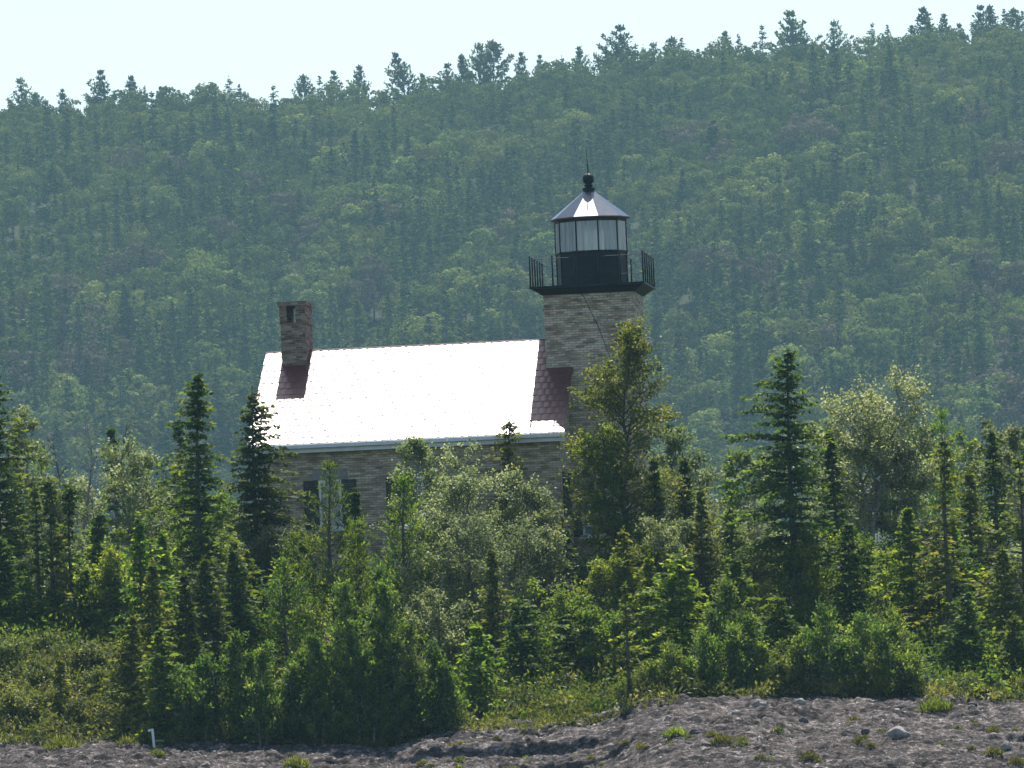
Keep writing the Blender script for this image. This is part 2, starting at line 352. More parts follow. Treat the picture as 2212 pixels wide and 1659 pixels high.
# ------------------------------------------------------------------ the ground
EDGE = [(-600, 1606), (0, 1606), (300, 1598), (420, 1612), (850, 1612), (930, 1588), (1150, 1572), (1300, 1560), (1370, 1530), (1450, 1512), (1600, 1506), (1800, 1512), (2212, 1516), (2800, 1518)]
_e = [P(u, v, 222) for u, v in EDGE]; EX = np.array([p.x for p in _e]); EZ = np.array([p.z for p in _e])
SKYL = [(-900, 235), (0, 236), (300, 215), (500, 208), (700, 204), (900, 195), (1000, 182), (1100, 165), (1300, 150), (1400, 135), (1600, 118), (1800, 106), (2000, 88), (2212, 66), (3100, 30)]
RIDGE_Y = 1650.0
_s = [P(u, v, RIDGE_Y) for u, v in SKYL]; SX = np.array([p.x for p in _s]); SZ = np.array([p.z for p in _s])
TREE_TOP = 6.0                                 # canopy height allowed for under the skyline
def gz(x, y):
    x = np.asarray(x, float); y = np.asarray(y, float)
    ze = np.interp(x, EX, EZ)
    front = ze - (222 - y) * 0.2 - np.clip(213 - y, 0, None) * 0.35
    t = np.clip((y - 222) / 24, 0, 1)
    mound = 1.0 * np.exp(-((x + 15.5) / 4.5) ** 2) * sstep(222, 231, y) * (1 - sstep(235, 246, y))
    bumps = 0.95 * (fbm(x * 0.75, y * 0.75, 3, 87) - 0.5) * sstep(222.3, 223.5, y)
    plateau = bumps + ze + (8.6 - ze) * (0.75 * t + 0.25 * t * t) + mound
    near = np.where(y < 222, front, plateau)
    dip = 8.6 - 4.5 * sstep(262, 420, y)
    mid = np.where(y > 262, dip, near)
    # the hill
    hz = np.interp(x, SX, SZ) - TREE_TOP
    hb = 30 + 6 * np.sin(x * 0.02)
    und = 5 * (fbm(x / 60 + 40, y / 70, 3, 5) - 0.5)
    th = np.clip((y - 1250) / (RIDGE_Y - 1250), 0, 1.0)
    rise = hb + (hz - hb) * (0.06 * np.sin(th * math.pi) + th) + und * np.sin(np.clip(th, 0, 1) * math.pi)
    approach = 4.1 + (hb - 4.1) * sstep(800, 1250, y)
    back = hz - 0.28 * (y - RIDGE_Y)
    far = np.where(y > RIDGE_Y, np.maximum(back, 2), np.where(y > 1250, rise, approach))
    return np.where(y > 800, far, mid)
def gz1(x, y): return float(gz(np.array([x]), np.array([y]))[0])
def rockmask(x, y):
    edge = 222.3 + 1.1 * (fbm(x * 0.9, x * 0 + 3.3, 3, 9) - 0.5) * 2
    return 1 - sstep(edge - 0.25, edge + 0.25, y)

xs = np.concatenate([-np.geomspace(3000, 20.5, 34), np.arange(-20, 20.01, 0.055), np.geomspace(20.5, 3000, 34)])
ys = np.concatenate([np.linspace(196, 212, 10), np.arange(212.2, 225.5, 0.055), np.arange(226, 262, 0.7), np.geomspace(263, 1240, 34), np.arange(1250, 1700, 10), np.geomspace(1720, 6000, 12)])
GX, GY = np.meshgrid(xs, ys)
GZ = gz(GX, GY)
rm = rockmask(GX, GY)
ridged = lambda f, s, st: 1 - np.abs(2 * fbm(GX * f, GY * f * st, 3, s) - 1)
disp = 0.42 * (fbm(GX * 0.35, GY * 0.8, 3, 21) - 0.5) + 0.34 * (ridged(0.9, 31, 1.6) - 0.75) + 0.2 * (ridged(2.3, 41, 1.4) - 0.75) + 0.12 * (vnoise(GX * 7, GY * 7, 51) - 0.5) + 0.05 * (vnoise(GX * 12, GY * 12, 52) - 0.5)
def rubble(sx, sy, seed):
    x, y = GX * sx, GY * sy
    x = x + 0.5 * vnoise(GX * sx * 0.7, GY * sy * 0.7, seed); xi = np.floor(x).astype(int); yi = np.floor(y).astype(int)
    f1 = np.full(x.shape, 9.0); f2 = f1.copy(); h1 = np.zeros(x.shape)
    hsh = lambda a, b, k: _PERM[(_PERM[(a + seed * 37 + k * 101) & 4095] + b) & 4095] / 4095.0
    for dx in (-1, 0, 1):
        for dy in (-1, 0, 1):
            a, b = xi + dx, yi + dy
            px_ = a + hsh(a, b, 1); py_ = b + hsh(a, b, 2)
            d = np.hypot(x - px_, y - py_); hh = hsh(a, b, 3) + (hsh(a, b, 4) - 0.5) * 1.2 * (x - px_) + (hsh(a, b, 5) - 0.3) * 1.0 * (y - py_)
            n_ = d < f1
            f2 = np.where(n_, f1, np.minimum(f2, d)); h1 = np.where(n_, hh, h1); f1 = np.where(n_, d, f1)
    return h1 - 0.9 * np.exp(-((f2 - f1) / 0.12) ** 2)
q = np.floor(disp / 0.16) * 0.16
disp = 0.55 * disp + 0.45 * (q + 0.16 * sstep(0.55, 1.0, (disp - q) / 0.16))
big = fbm(GX * 0.3, GY * 0.5, 3, 91)
disp = 0.34 * disp + 0.085 * rubble(0.6, 1.4, 71) * sstep(0.4, 0.6, big) + 0.085 * rubble(1.5, 2.8, 72) * (0.3 + sstep(0.35, 0.6, fbm(GX * 0.5, GY, 2, 92))) + 0.045 * rubble(3.2, 5.5, 73) + 0.022 * rubble(7, 10, 74)
xn = GX[0] * 0
l1 = 219.6 + 1.6 * (fbm(GX[0] * 0.25, xn + 1.5, 3, 95) - 0.5) + 0.5 * (fbm(GX[0] * 1.5, xn + 4.5, 3, 96) - 0.5)
a1 = 0.27 * sstep(-4.6, -3.2, GX[0]) * (1 - sstep(1.6, 3.4, GX[0])) + 0.16 * sstep(0.45, 0.65, fbm(GX[0] * 0.18, xn + 7.7, 2, 97))
l2 = 217.2 + 1.8 * (fbm(GX[0] * 0.3, xn + 2.5, 3, 98) - 0.5) + 0.6 * (fbm(GX[0] * 1.3, xn + 5.5, 3, 99) - 0.5)
a2 = 0.28 * sstep(0.4, 0.62, fbm(GX[0] * 0.16, xn + 9.7, 2, 94))
disp = disp - (a1 * (1 - sstep(l1 - 0.09, l1 + 0.09, GY))) - (a2 * (1 - sstep(l2 - 0.09, l2 + 0.09, GY)))
fine = (np.abs(GX) < 22.4) & (GY > 211) & (GY < 226)
GZ = GZ + np.where(fine, disp * np.clip(rm, 0.12, 1), 0)
nx, ny = len(xs), len(ys)
idx = np.arange(nx * ny).reshape(ny, nx)
F = np.stack([idx[:-1, :-1], idx[:-1, 1:], idx[1:, 1:], idx[1:, :-1]], -1).reshape(-1, 4)
gme = np_mesh('ground', np.stack([GX, GY, GZ], -1).reshape(-1, 3), F, M['ground'], smooth=False)
at = gme.attributes.new('rocky', 'FLOAT', 'POINT'); at.data.foreach_set('value', np.where(GY < 240, rm, 0).astype(np.float32).ravel())
tag(link('ground', gme), kind='structure')
wm = MB().add([(-3000, -400, 0), (3000, -400, 0), (3000, 208, 0), (-3000, 208, 0)], [(0, 1, 2, 3)]).build('water', M['water'])
tag(wm, kind='structure')

# ------------------------------------------------------------------ foliage generators
def unit(a): return a / np.maximum(np.linalg.norm(a, axis=-1, keepdims=True), 1e-9)
def quads(C, D, Nn, L, W):
    """leaf-shaped quads from base C along D"""
    D = unit(D); S = unit(np.cross(D, Nn)); L = np.asarray(L).reshape(-1, 1); W = np.asarray(W).reshape(-1, 1)
    V = np.stack([C, C + D * L * 0.5 + S * W * 0.5, C + D * L, C + D * L * 0.5 - S * W * 0.5], 1)
    return V.reshape(-1, 3)
def rdir(rng, n): return unit(rng.normal(size=(n, 3)))

class Tree:
    def __init__(s, seed): s.rng = np.random.default_rng(seed); s.LV = []; s.LA = []; s.wood = MB()
    def leaf(s, C, D, L, W, jit=0.8, lv=None, up=(0, 0, 1)):
        n = len(C)
        if n == 0: return
        L = np.broadcast_to(np.asarray(L, float), (n,)); W = np.broadcast_to(np.asarray(W, float), (n,))
        Nn = np.asarray(up, float).reshape(-1, 3) + s.rng.normal(size=(n, 3)) * jit
        s.LV.append(quads(C, D, Nn, L, W))
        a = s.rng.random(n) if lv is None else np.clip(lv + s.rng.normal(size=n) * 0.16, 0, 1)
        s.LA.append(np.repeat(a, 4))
    def arrays(s):
        V = np.concatenate(s.LV); return V, np.arange(len(V)).reshape(-1, 4), np.concatenate(s.LA)
    def crown(s, m, name='crown'):
        V, F, A = s.arrays(); return np_mesh(name, V, F, m, A)
    def trunk_mesh(s, m):
        me = bpy.data.meshes.new('trunk'); me.from_pydata(s.wood.v, [], s.wood.f); me.update(); me.materials.append(m)
        me.polygons.foreach_set('use_smooth', [True] * len(me.polygons)); return me

def spruce(seed, h, r, start=0.08, dens=1.0, club=False, droop=0.3, detail=1.0, shape=0.85, bare=0.0, gap=0.0, sat=1.5):
    """conifer of height h, crown radius r; detail < 1 makes fewer, larger sprays"""
    T = Tree(seed); rng = T.rng
    tr = 0.014 * h + 0.03
    wob = rng.normal(size=2) * 0.018 * h
    path = [(wob[0] * math.sin(3 * k / 8), wob[1] * math.sin(2.2 * k / 8), h * k / 8 - (0.4 if k == 0 else 0)) for k in range(9)]
    T.wood.tube(path, [tr * (1 - 0.93 * k / 8) for k in range(9)], 7)
    ax = lambda z: np.array([np.interp(z, [p[2] for p in path], [p[0] for p in path]), np.interp(z, [p[2] for p in path], [p[1] for p in path])])
    z = h * start; step = (0.23 if detail >= 0.7 else 0.3) / detail * (0.6 + 0.05 * h)
    sp = 0.32 / detail; wd = 0.1 / detail ** 0.8
    side = rng.random() * 6.28
    while z < h - 0.08:
        f = (h - z) / h
        rr = r * min(1.0, f / (1 - start) * sat) ** shape * (0.86 + 0.14 * math.sin(z * 5.1 / (0.5 + 0.06 * h) + side))
        if club and f < 0.2: rr = max(rr, min(0.36, 0.12 + f * 3) * r ** 0.3) if f > 0.03 else 0.1
        if club and 0.2 <= f < 0.3: rr *= 0.75
        nb = max(3, int(round((4.5 + 2.5 * rng.random()) * dens)))
        if club and f < 0.2: nb += 3
        a0 = rng.random() * 6.28
        for b in range(nb):
            az = a0 + 6.283 * b / nb + rng.normal() * 0.25
            L = rr * (0.5 + 0.62 * rng.random()) * (1 + 0.3 * math.cos(az - side + 0.6 * f))
            if rng.random() < gap: L *= 0.35
            if L < 0.07: L = 0.07
            zb = z + rng.normal() * step * 0.3
            upk = 0.25 + 0.5 * (1 - f) - 0.25 * f; dr = droop * (0.5 + f)
            n = max(3, int(L / (0.13 / detail)))
            s_ = np.linspace(0.12, 1.0, n)
            rad = np.array([math.cos(az), math.sin(az), 0.0]); tan = np.array([-math.sin(az), math.cos(az), 0.0])
            c0 = ax(zb)
            pts = np.zeros((n, 3)); pts[:, 0] = c0[0]; pts[:, 1] = c0[1]
            pts += rad * (L * s_)[:, None]; pts[:, 2] = zb + L * (upk * 0.5 * s_ - dr * s_ ** 2 + 0.12 * dr * s_ ** 4)
            if L > 0.5 and detail >= 0.8:
                T.wood.tube([(c0[0], c0[1], zb), tuple(pts[n // 2]), tuple(pts[-1])], [0.012 + 0.008 * L, 0.01, 0.004], 3)
            if rng.random() < bare * (0.4 + f): continue
            base = 0.25 + 0.5 * rng.random()
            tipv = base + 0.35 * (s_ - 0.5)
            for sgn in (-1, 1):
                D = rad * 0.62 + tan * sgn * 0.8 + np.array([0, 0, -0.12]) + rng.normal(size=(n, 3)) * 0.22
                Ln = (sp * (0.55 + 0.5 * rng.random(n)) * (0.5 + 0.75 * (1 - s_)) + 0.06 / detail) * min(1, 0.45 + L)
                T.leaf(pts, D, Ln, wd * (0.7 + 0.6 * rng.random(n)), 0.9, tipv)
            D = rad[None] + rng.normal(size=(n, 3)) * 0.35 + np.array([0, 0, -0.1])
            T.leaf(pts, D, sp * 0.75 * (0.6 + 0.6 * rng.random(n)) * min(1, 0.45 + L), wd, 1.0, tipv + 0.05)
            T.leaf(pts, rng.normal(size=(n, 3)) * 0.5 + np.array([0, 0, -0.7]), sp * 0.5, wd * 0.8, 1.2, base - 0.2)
        z += step * (0.75 + 0.5 * rng.random())
    n = int(14 * detail) + 4
    zt = h - rng.random(n) * 0.45
    C = np.stack([np.zeros(n) + ax(h)[0], np.zeros(n) + ax(h)[1], zt], 1)
    T.leaf(C, rng.normal(size=(n, 3)) * 0.5 + np.array([0, 0, 1.0]), 0.16 / detail ** 0.5, 0.05 / detail ** 0.5, 1.0, 0.5)
    return T

def pine(seed, h, r, start=0.15, detail=1.0, ragged=0.3, lean=0.0):
    """pine: whorls of rising limbs ending in bottle-brush tufts"""
    T = Tree(seed); rng = T.rng; tr = 0.016 * h + 0.02
    path = [(lean * h * (k / 8) ** 1.5 + 0.01 * h * math.sin(k), 0.01 * h * math.sin(1.7 * k), h * k / 8 - (0.4 if k == 0 else 0)) for k in range(9)]
    T.wood.tube(path, [tr * (1 - 0.92 * k / 8) for k in range(9)], 7)
    X = lambda z: np.interp(z, [p[2] for p in path], [p[0] for p in path])
    z = h * start; side = rng.random() * 6.28
    tl, tw = 0.2 / detail, 0.05 / detail * (1 if detail > 0.7 else 2.0)
    while z < h:
        f = (h - z) / h
        rr = r * (min(1, 1.25 * f / (1 - start)) ** 0.8) * (1 - ragged * rng.random())
        nb = (4 if detail > 0.7 else 6) + int(3 * rng.random())
        a0 = rng.random() * 6.28
        for b in range(nb):
            az = a0 + 6.283 * b / nb + rng.normal() * 0.3
            L = max(0.15, rr * (0.6 + 0.6 * rng.random()) * (1 + 0.3 * ragged * math.cos(az - side)))
            rad = np.array([math.cos(az), math.sin(az), 0])
            n = max(2, int(L / (0.14 / detail)))
            s_ = np.linspace(0.35, 1, n)
            pts = np.zeros((n, 3)) + rad * (L * s_)[:, None]; pts[:, 0] += X(z)
            pts[:, 2] += z + L * (0.15 * s_ + 0.55 * s_ ** 2)
            if detail >= 0.7:
                T.wood.tube([(X(z), 0, z), tuple(pts[0]), tuple(pts[-1])], [0.014 + 0.01 * L, 0.012, 0.005], 3)
            k = 9
            C = np.repeat(pts, k, 0) + rng.normal(size=(n * k, 3)) * 0.05 / detail
            D = rad * 0.5 + np.array([0, 0, 0.75]) + rng.normal(size=(n * k, 3)) * 0.55
            T.leaf(C, D, tl * (0.6 + 0.7 * rng.random(n * k)), tw, 1.2, 0.3 + 0.4 * rng.random())
        z += (0.26 + 0.03 * h) / detail ** 0.5 * (0.7 + 0.6 * rng.random())
    n = 12
    C = np.zeros((n, 3)); C[:, 0] = X(h); C[:, 2] = h - 0.5 * rng.random(n)
    T.leaf(C, rng.normal(size=(n, 3)) * 0.35 + np.array([0, 0, 1]), tl * 0.7, tw, 1.2, 0.5)
    return T

def birch(seed, h, r, start=0.3, stems=1, leaf=0.11, dens=1.0, slim=1.0, twig=9, open_=0.0):
    """broadleaf tree: stems, limbs, twigs, leaves hung on the twigs"""
    T = Tree(seed); rng = T.rng; leaf *= 0.86
    for st in range(stems):
        base = rng.normal(size=2) * (0.15 if stems > 1 else 0.0)
        lean = rng.normal(size=2) * (0.16 if stems > 1 else 0.05) * h * (0.6 if slim > 1 else 1)
        hh = h * (1 if st == 0 else 0.75 + 0.2 * rng.random())
        K = 9
        path = np.array([[base[0] + lean[0] * (k / K) ** 1.4 + 0.012 * h * math.sin(2 * k + seed), base[1] + lean[1] * (k / K) ** 1.4, hh * k / K - (0.4 if k == 0 else 0)] for k in range(K + 1)])
        tr = (0.012 * h + 0.02)
        T.wood.tube([tuple(p) for p in path], [tr * (1 - 0.9 * k / K) for k in range(K + 1)], 7)
        nl = int((12 + 2.4 * h) * dens / max(1, stems * 0.6))
        for i in range(nl):
            f = start + (0.98 - start) * ((i + rng.random()) / nl)
            p0 = np.array([np.interp(f * hh, path[:, 2], path[:, j]) for j in range(3)])
            g = (f - start) / (1 - start)
            prof = (0.72 + 0.75 * g - 1.05 * g ** 2.4) if slim <= 1 else 1.45 * (0.92 + 0.1 * g - 0.74 * g ** 1.1)
            L = r * max(0.16, prof) * (0.65 + 0.5 * rng.random())
            az = rng.random() * 6.283
            el = 0.22 + 0.75 * g ** 1.5 + 0.2 * rng.normal()
            d = np.array([math.cos(az) * math.cos(el), math.sin(az) * math.cos(el), math.sin(el)])
            mid = p0 + d * L * 0.5 + np.array([0, 0, 0.04 * L]); end = p0 + d * L + np.array([0, 0, -0.12 * L])
            T.wood.tube([tuple(p0), tuple(mid), tuple(end)], [0.012 + 0.012 * L, 0.009 + 0.006 * L, 0.004], 4)
            cl = rng.random()
            for tw in range(twig):
                s_ = 0.25 + 0.75 * (tw + rng.random()) / twig
                q0 = p0 + (end - p0) * s_ + np.array([0, 0, 0.1 * L * math.sin(math.pi * s_)])
                td = unit(d * 0.6 + rng.normal(size=3) * 0.75 + np.array([0, 0, 0.2]))
                tl = (0.22 + 0.3 * rng.random()) * (0.55 + 0.3 * r ** 0.5) * L ** 0.3
                q1 = q0 + td * tl
                if tw % 2 == 0: T.wood.tube([tuple(q0), tuple(q1)], [0.006, 0.003], 3)
                nlv = int((18 + 12 * rng.random()) * (1 - open_) * (0.1 / leaf) ** 0.8)
                ss = rng.random(nlv)[:, None]
                C = q0 + (q1 - q0) * ss + rng.normal(size=(nlv, 3)) * (0.045 + 0.11 * tl)
                D = rng.normal(size=(nlv, 3)) * 0.7 + np.array([0, 0, -0.35]) + td * 0.3
                T.leaf(C, D, leaf * (0.7 + 0.6 * rng.random(nlv)), leaf * 0.72 * (0.7 + 0.5 * rng.random(nlv)), 0.9, 0.2 + 0.4 * cl + 0.2 * rng.random())
    return T

def cedar(seed, h, r, stems=3, dens=1.0, twigs=8):
    """arborvitae clump: several upright stems clothed in rising, loose flat sprays"""
    T = Tree(seed); rng = T.rng
    for st in range(stems):
        a = 6.283 * st / stems + rng.random(); b = 0.0 if stems == 1 else r * (0.15 if st == 0 else 0.35 + 0.45 * rng.random())
        bx, by = b * math.cos(a), b * math.sin(a)
        hh = h if st == 0 else h * (0.5 + 0.42 * rng.random())
        T.wood.tube([(bx * 0.6, by * 0.6, -0.3), (bx, by, hh * 0.5), (bx * 1.15, by * 1.15, hh * 0.97)], [0.02 + 0.009 * hh, 0.014 + 0.005 * hh, 0.006], 6)
        rs = r * (0.66 if stems > 1 else 1.0)
        nb = int(19 * hh * dens / 1.3)
        for i in range(nb):
            f = (i + rng.random()) / nb; z = hh * (0.02 + 0.95 * f)
            L = rs * (1.1 - f) ** 0.6 * (0.3 + 1.0 * rng.random()); az = rng.random() * 6.283
            rad = np.array([math.cos(az), math.sin(az), 0])
            n = 6; s_ = np.linspace(0.35, 1, n); rise = 0.35 + 0.7 * rng.random()
            pts = np.array([bx, by, z]) + rad * (L * s_)[:, None]; pts[:, 2] += L * (0.02 * s_ + rise * s_ ** 2)
            if L > 0.25: T.wood.tube([(bx, by, z), tuple(pts[2]), tuple(pts[-1])], [0.012, 0.008, 0.003], 3)
            k = 10; bv = rng.random()
            C = np.repeat(pts, k, 0) + rng.normal(size=(n * k, 3)) * 0.07
            D = rad * 0.4 + np.array([0, 0, 0.6]) + rng.normal(size=(n * k, 3)) * 0.6
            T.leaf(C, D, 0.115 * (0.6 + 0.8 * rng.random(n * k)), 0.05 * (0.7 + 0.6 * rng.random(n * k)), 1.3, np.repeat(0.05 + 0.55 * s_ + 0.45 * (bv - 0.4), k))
        for i in range(twigs):                                        # pale dead twigs curling out
            z = hh * (0.25 + 0.6 * rng.random()); az = rng.random() * 6.283; L = rs * (0.7 + 0.5 * rng.random())
            c, s = math.cos(az), math.sin(az)
            T.wood.tube([(bx + c * L * 0.4, by + s * L * 0.4, z), (bx + c * L * 0.8, by + s * L * 0.8, z - 0.02), (bx + c * L * 1.1, by + s * L * 1.1, z + 0.1)], [0.012, 0.011, 0.004], 4)
    return T

def bare_tree(seed, h, r, twig=1.0, up=0.9):
    T = Tree(seed); rng = T.rng
    K = 8; path = np.array([[0.03 * h * math.sin(k * 0.8 + seed) + 0.02 * h * k / K, 0.02 * h * math.sin(k), h * k / K - (0.3 if k == 0 else 0)] for k in range(K + 1)])
    T.wood.tube([tuple(p) for p in path], [(0.012 * h + 0.015) * (1 - 0.92 * k / K) for k in range(K + 1)], 6)
    for i in range(int(18 * twig)):
        f = 0.2 + 0.78 * (i + rng.random()) / int(18 * twig)
        p0 = np.array([np.interp(f * h, path[:, 2], path[:, j]) for j in range(3)])
        az = rng.random() * 6.283; L = r * (1.15 - 0.75 * f) * (0.6 + 0.6 * rng.random())
        d = np.array([math.cos(az), math.sin(az), up + 0.3 * rng.normal()]); d = d / np.linalg.norm(d)
        m_ = p0 + d * L * 0.55 + rng.normal(size=3) * 0.05 * L; e = p0 + d * L + np.array([0, 0, 0.1 * L])
        T.wood.tube([tuple(p0), tuple(m_), tuple(e)], [0.016, 0.011, 0.004], 4)
        for j in range(4):
            s_ = 0.35 + 0.6 * rng.random(); q0 = p0 + (e - p0) * s_; q1 = q0 + unit(d + rng.normal(size=3) * 0.6) * L * 0.35
            T.wood.tube([tuple(q0), tuple(q1)], [0.008, 0.003], 3)
    return T

# ------------------------------------------------------------------ the lighthouse
PSI = R(6.5); SP, CP = math.sin(PSI), math.cos(PSI)
ORG = Vector((0, 250, 0)); ORG.x = P(1271, 630, 248.45).x + 1.55 * SP * 0 - 0.0
ORG.x = P(1271, 630, 248.45).x + 1.55 * SP          # front face centre sits at local y = -1.55
ORG.z = gz1(ORG.x, 250)
def wy(lx, ly): return ORG.y - lx * SP + ly * CP
def LX(u, v, ly):                        # local x of a photo position on the plane local y = ly
    lx = 0.0
    for _ in range(4):
        p = P(u, v, wy(lx, ly)); lx = (p.x - ORG.x - ly * SP) / CP
    return lx
def LZ(u, v, ly): return P(u, v, wy(LX(u, v, ly), ly)).z - ORG.z
lh = empty('lighthouse', ORG, -PSI)
tag(lh, 'brick lighthouse with square tower, black lantern and glaring tiled roof above the trees', 'lighthouse')

HT = 1.55
z_deck = LZ(1276, 613, -1.97); z_deckb = z_deck - 0.29
MB().box(-HT, HT, -HT, HT, -1.5, z_deckb + 0.01).build('tower', M['brick'], lh, uv=True)
tower = lh.children[0]
# gallery
dk = MB(); dk.box(-1.97, 1.97, -1.97, 1.97, z_deck - 0.07, z_deck)
dk.frustum(0, 0, 1.6, 1.6, z_deckb, 1.9, 1.9, z_deck - 0.072)
deck = dk.build('gallery_deck', M['black'], lh)
PR = 1.93
post_me = None
for sx in range(6):
    for sy in range(6):
        if sx in (0, 5) or sy in (0, 5):
            x = -PR + sx * PR * 2 / 5; y = -PR + sy * PR * 2 / 5
            if post_me is None:
                po = MB().tube([(0, 0, 0), (0, 0, 0.98)], 0.027, 8).lathe([(0.0, 0.97), (0.03, 0.99), (0.03, 1.02), (0.0, 1.045)], 8, cap=False).build('railing_post', M['black'], deck, smooth=True)
                post_me = po.data
            else: po = link('railing_post', post_me, deck)
            po.location = (x, y, z_deck)
rl = MB()
for zz, rr in ((0.93, 0.011), (0.3, 0.009)):
    for k in range(4):
        c = [(-PR, -PR), (PR, -PR), (PR, PR), (-PR, PR)]
        rl.tube([(c[k][0], c[k][1], z_deck + zz), (c[(k + 1) % 4][0], c[(k + 1) % 4][1], z_deck + zz)], rr, 6)
rl.build('railing_wire', M['black'], deck)
# lantern
z_d1 = LZ(1276, 540, -1.2); z_g1 = LZ(1276, 476, -1.2); z_ev = LZ(1276, 466, -1.35)
RG = 1.22; ROT = R(-90 - 18)             # decagon with one flat pane facing the front
drum = MB().lathe([(1.2, z_deck), (1.2, z_d1 - 0.05), (1.26, z_d1 - 0.045), (1.26, z_d1), (1.18, z_d1 + 0.004)], 10, ROT).build('lantern_wall', M['black'], lh)
for k in range(10):
    a = ROT + 2 * math.pi * k / 10
    MB().tube([(1.21 * math.cos(a), 1.21 * math.sin(a), z_deck + 0.004), (1.21 * math.cos(a), 1.21 * math.sin(a), z_d1 - 0.05)], 0.02, 6).build('lantern_wall_seam', M['black'], drum)
MB().lathe([(1.23, z_g1), (1.26, z_g1 + 0.02), (1.26, z_ev - 0.02)], 10, ROT).build('lantern_cornice', M['black'], lh)
for k in range(10):
    a0 = ROT + 2 * math.pi * k / 10; a1 = ROT + 2 * math.pi * (k + 1) / 10
    p0 = Vector((RG * math.cos(a0), RG * math.sin(a0), 0)); p1 = Vector((RG * math.cos(a1), RG * math.sin(a1), 0))
    MB().tube([(p0.x, p0.y, z_d1), (p0.x, p0.y, z_g1)], 0.028, 8).build('mullion', M['black'], lh)
    t = (p1 - p0).normalized(); nrm = Vector((p0.x + p1.x, p0.y + p1.y, 0)).normalized()
    a = p0 + t * 0.03; b = p1 - t * 0.03; vs = []
    for z in (z_d1 + 0.008, z_g1 - 0.004):
        for q in (a, b): vs += [(q + nrm * 0.003) + Vector((0, 0, z)), (q - nrm * 0.003) + Vector((0, 0, z))]
    MB().add(vs, [(0, 2, 6, 4), (1, 5, 7, 3), (0, 1, 3, 2), (4, 6, 7, 5), (0, 4, 5, 1), (2, 3, 7, 6)]).build('glass_pane', M['glass'], lh)
z_fb = LZ(1274, 413, -0.2)               # underside of ventilator collar
RE = 1.375
lroof = MB().lathe([(RE, z_ev), (0.2, z_fb)], 10, ROT).build('lantern_roof', M['lantern_metal'], lh)
MB().lathe([(1.28, z_ev - 0.05), (RE + 0.015, z_ev - 0.04), (RE + 0.015, z_ev + 0.0), (1.31, z_ev + 0.008)], 10, ROT).build('roof_rim', M['rusttrim'], lroof)
z_ball = LZ(1271, 386.5, 0)
hb_ = z_ball - z_fb
MB().lathe([(0.05, z_fb - 0.24), (0.17, z_fb - 0.13), (0.205, z_fb - 0.06), (0.205, z_fb + 0.07), (0.22, z_fb + 0.08), (0.22, z_fb + 0.12), (0.14, z_fb + 0.14), (0.12, z_fb + hb_ * 0.42), (0.155, z_fb + hb_ * 0.45), (0.155, z_fb + hb_ * 0.52), (0.11, z_fb + hb_ * 0.55), (0.1, z_ball - 0.18)], 20).build('ventilator', M['black'], lroof, smooth=False)
MB().lathe([(0.2 * math.sin(math.pi * k / 14) + 0.0005, z_ball - 0.2 * math.cos(math.pi * k / 14)) for k in range(15)], 24).build('ventilator_ball', M['black'], lroof, smooth=True)
z_rod = LZ(1268, 322, 0)
MB().tube([(0, 0, z_ball + 0.18), (-0.005, 0, z_ball + 0.5), (-0.03, 0, z_rod)], [0.022, 0.017, 0.01], 6).build('lightning_rod', M['black'], lroof)
# lightning cable down the tower face
MB().tube([(LX(1257, 632, -1.57), -HT - 0.012, z_deckb), (LX(1290, 700, -1.57), -HT - 0.012, LZ(1290, 700, -1.57)), (LX(1325, 790, -1.57), -HT - 0.012, LZ(1325, 790, -1.57)), (LX(1335, 960, -1.57), -HT - 0.012, LZ(1335, 960, -1.57))], 0.008, 6).build('lightning_cable', M['black'], lh)

# house
PIT = R(33.0); TP = math.tan(PIT)
ry = -HT + 0.9
z_r = LZ(870, 746, ry); z_e = LZ(880, 946, ry - 4.7)
run = (z_r - z_e) / TP
ry = -HT + (z_r - LZ(1205, 796, -HT)) / TP
z_r = LZ(870, 746, ry); z_e = LZ(880, 946, ry - run); run = (z_r - z_e) / TP
xL = 0.5 * (LX(572, 757, ry) + LX(557, 948, ry - run)); xL -= 0.17; xR = LX(1237, 796, -HT)
yw = ry - run + 0.36                      # front wall plane
zw = z_r - (ry - yw) * TP - 0.12          # wall top under the eave
xw0, xw1 = xL + 0.3, xR - 0.2
z_fd = LZ(1230, 1192, yw)
yb = 2 * ry - yw
hw = MB().add([(xw0, yw, z_fd), (xw1, yw, z_fd), (xw1, yb, z_fd), (xw0, yb, z_fd), (xw0, yw, zw), (xw1, yw, zw), (xw1, yb, zw), (xw0, yb, zw), (xw0, ry, z_r - 0.12), (xw1, ry, z_r - 0.12)],
              [(0, 1, 5, 4), (2, 3, 7, 6), (1, 2, 6, 9, 5), (3, 0, 4, 8, 7), (4, 5, 9, 8), (6, 7, 8, 9), (0, 3, 2, 1)]).build('wall', M['brick'], lh, uv=True)
MB().box(xw0 - 0.05, xw1 + 0.05, yw - 0.05, yb + 0.05, -1.5, z_fd + 0.004).box(-HT - 0.06, HT + 0.06, -HT - 0.06, HT + 0.06, -1.5, LZ(1265, 1205, -HT)).build('foundation', M['foundation'], lh)
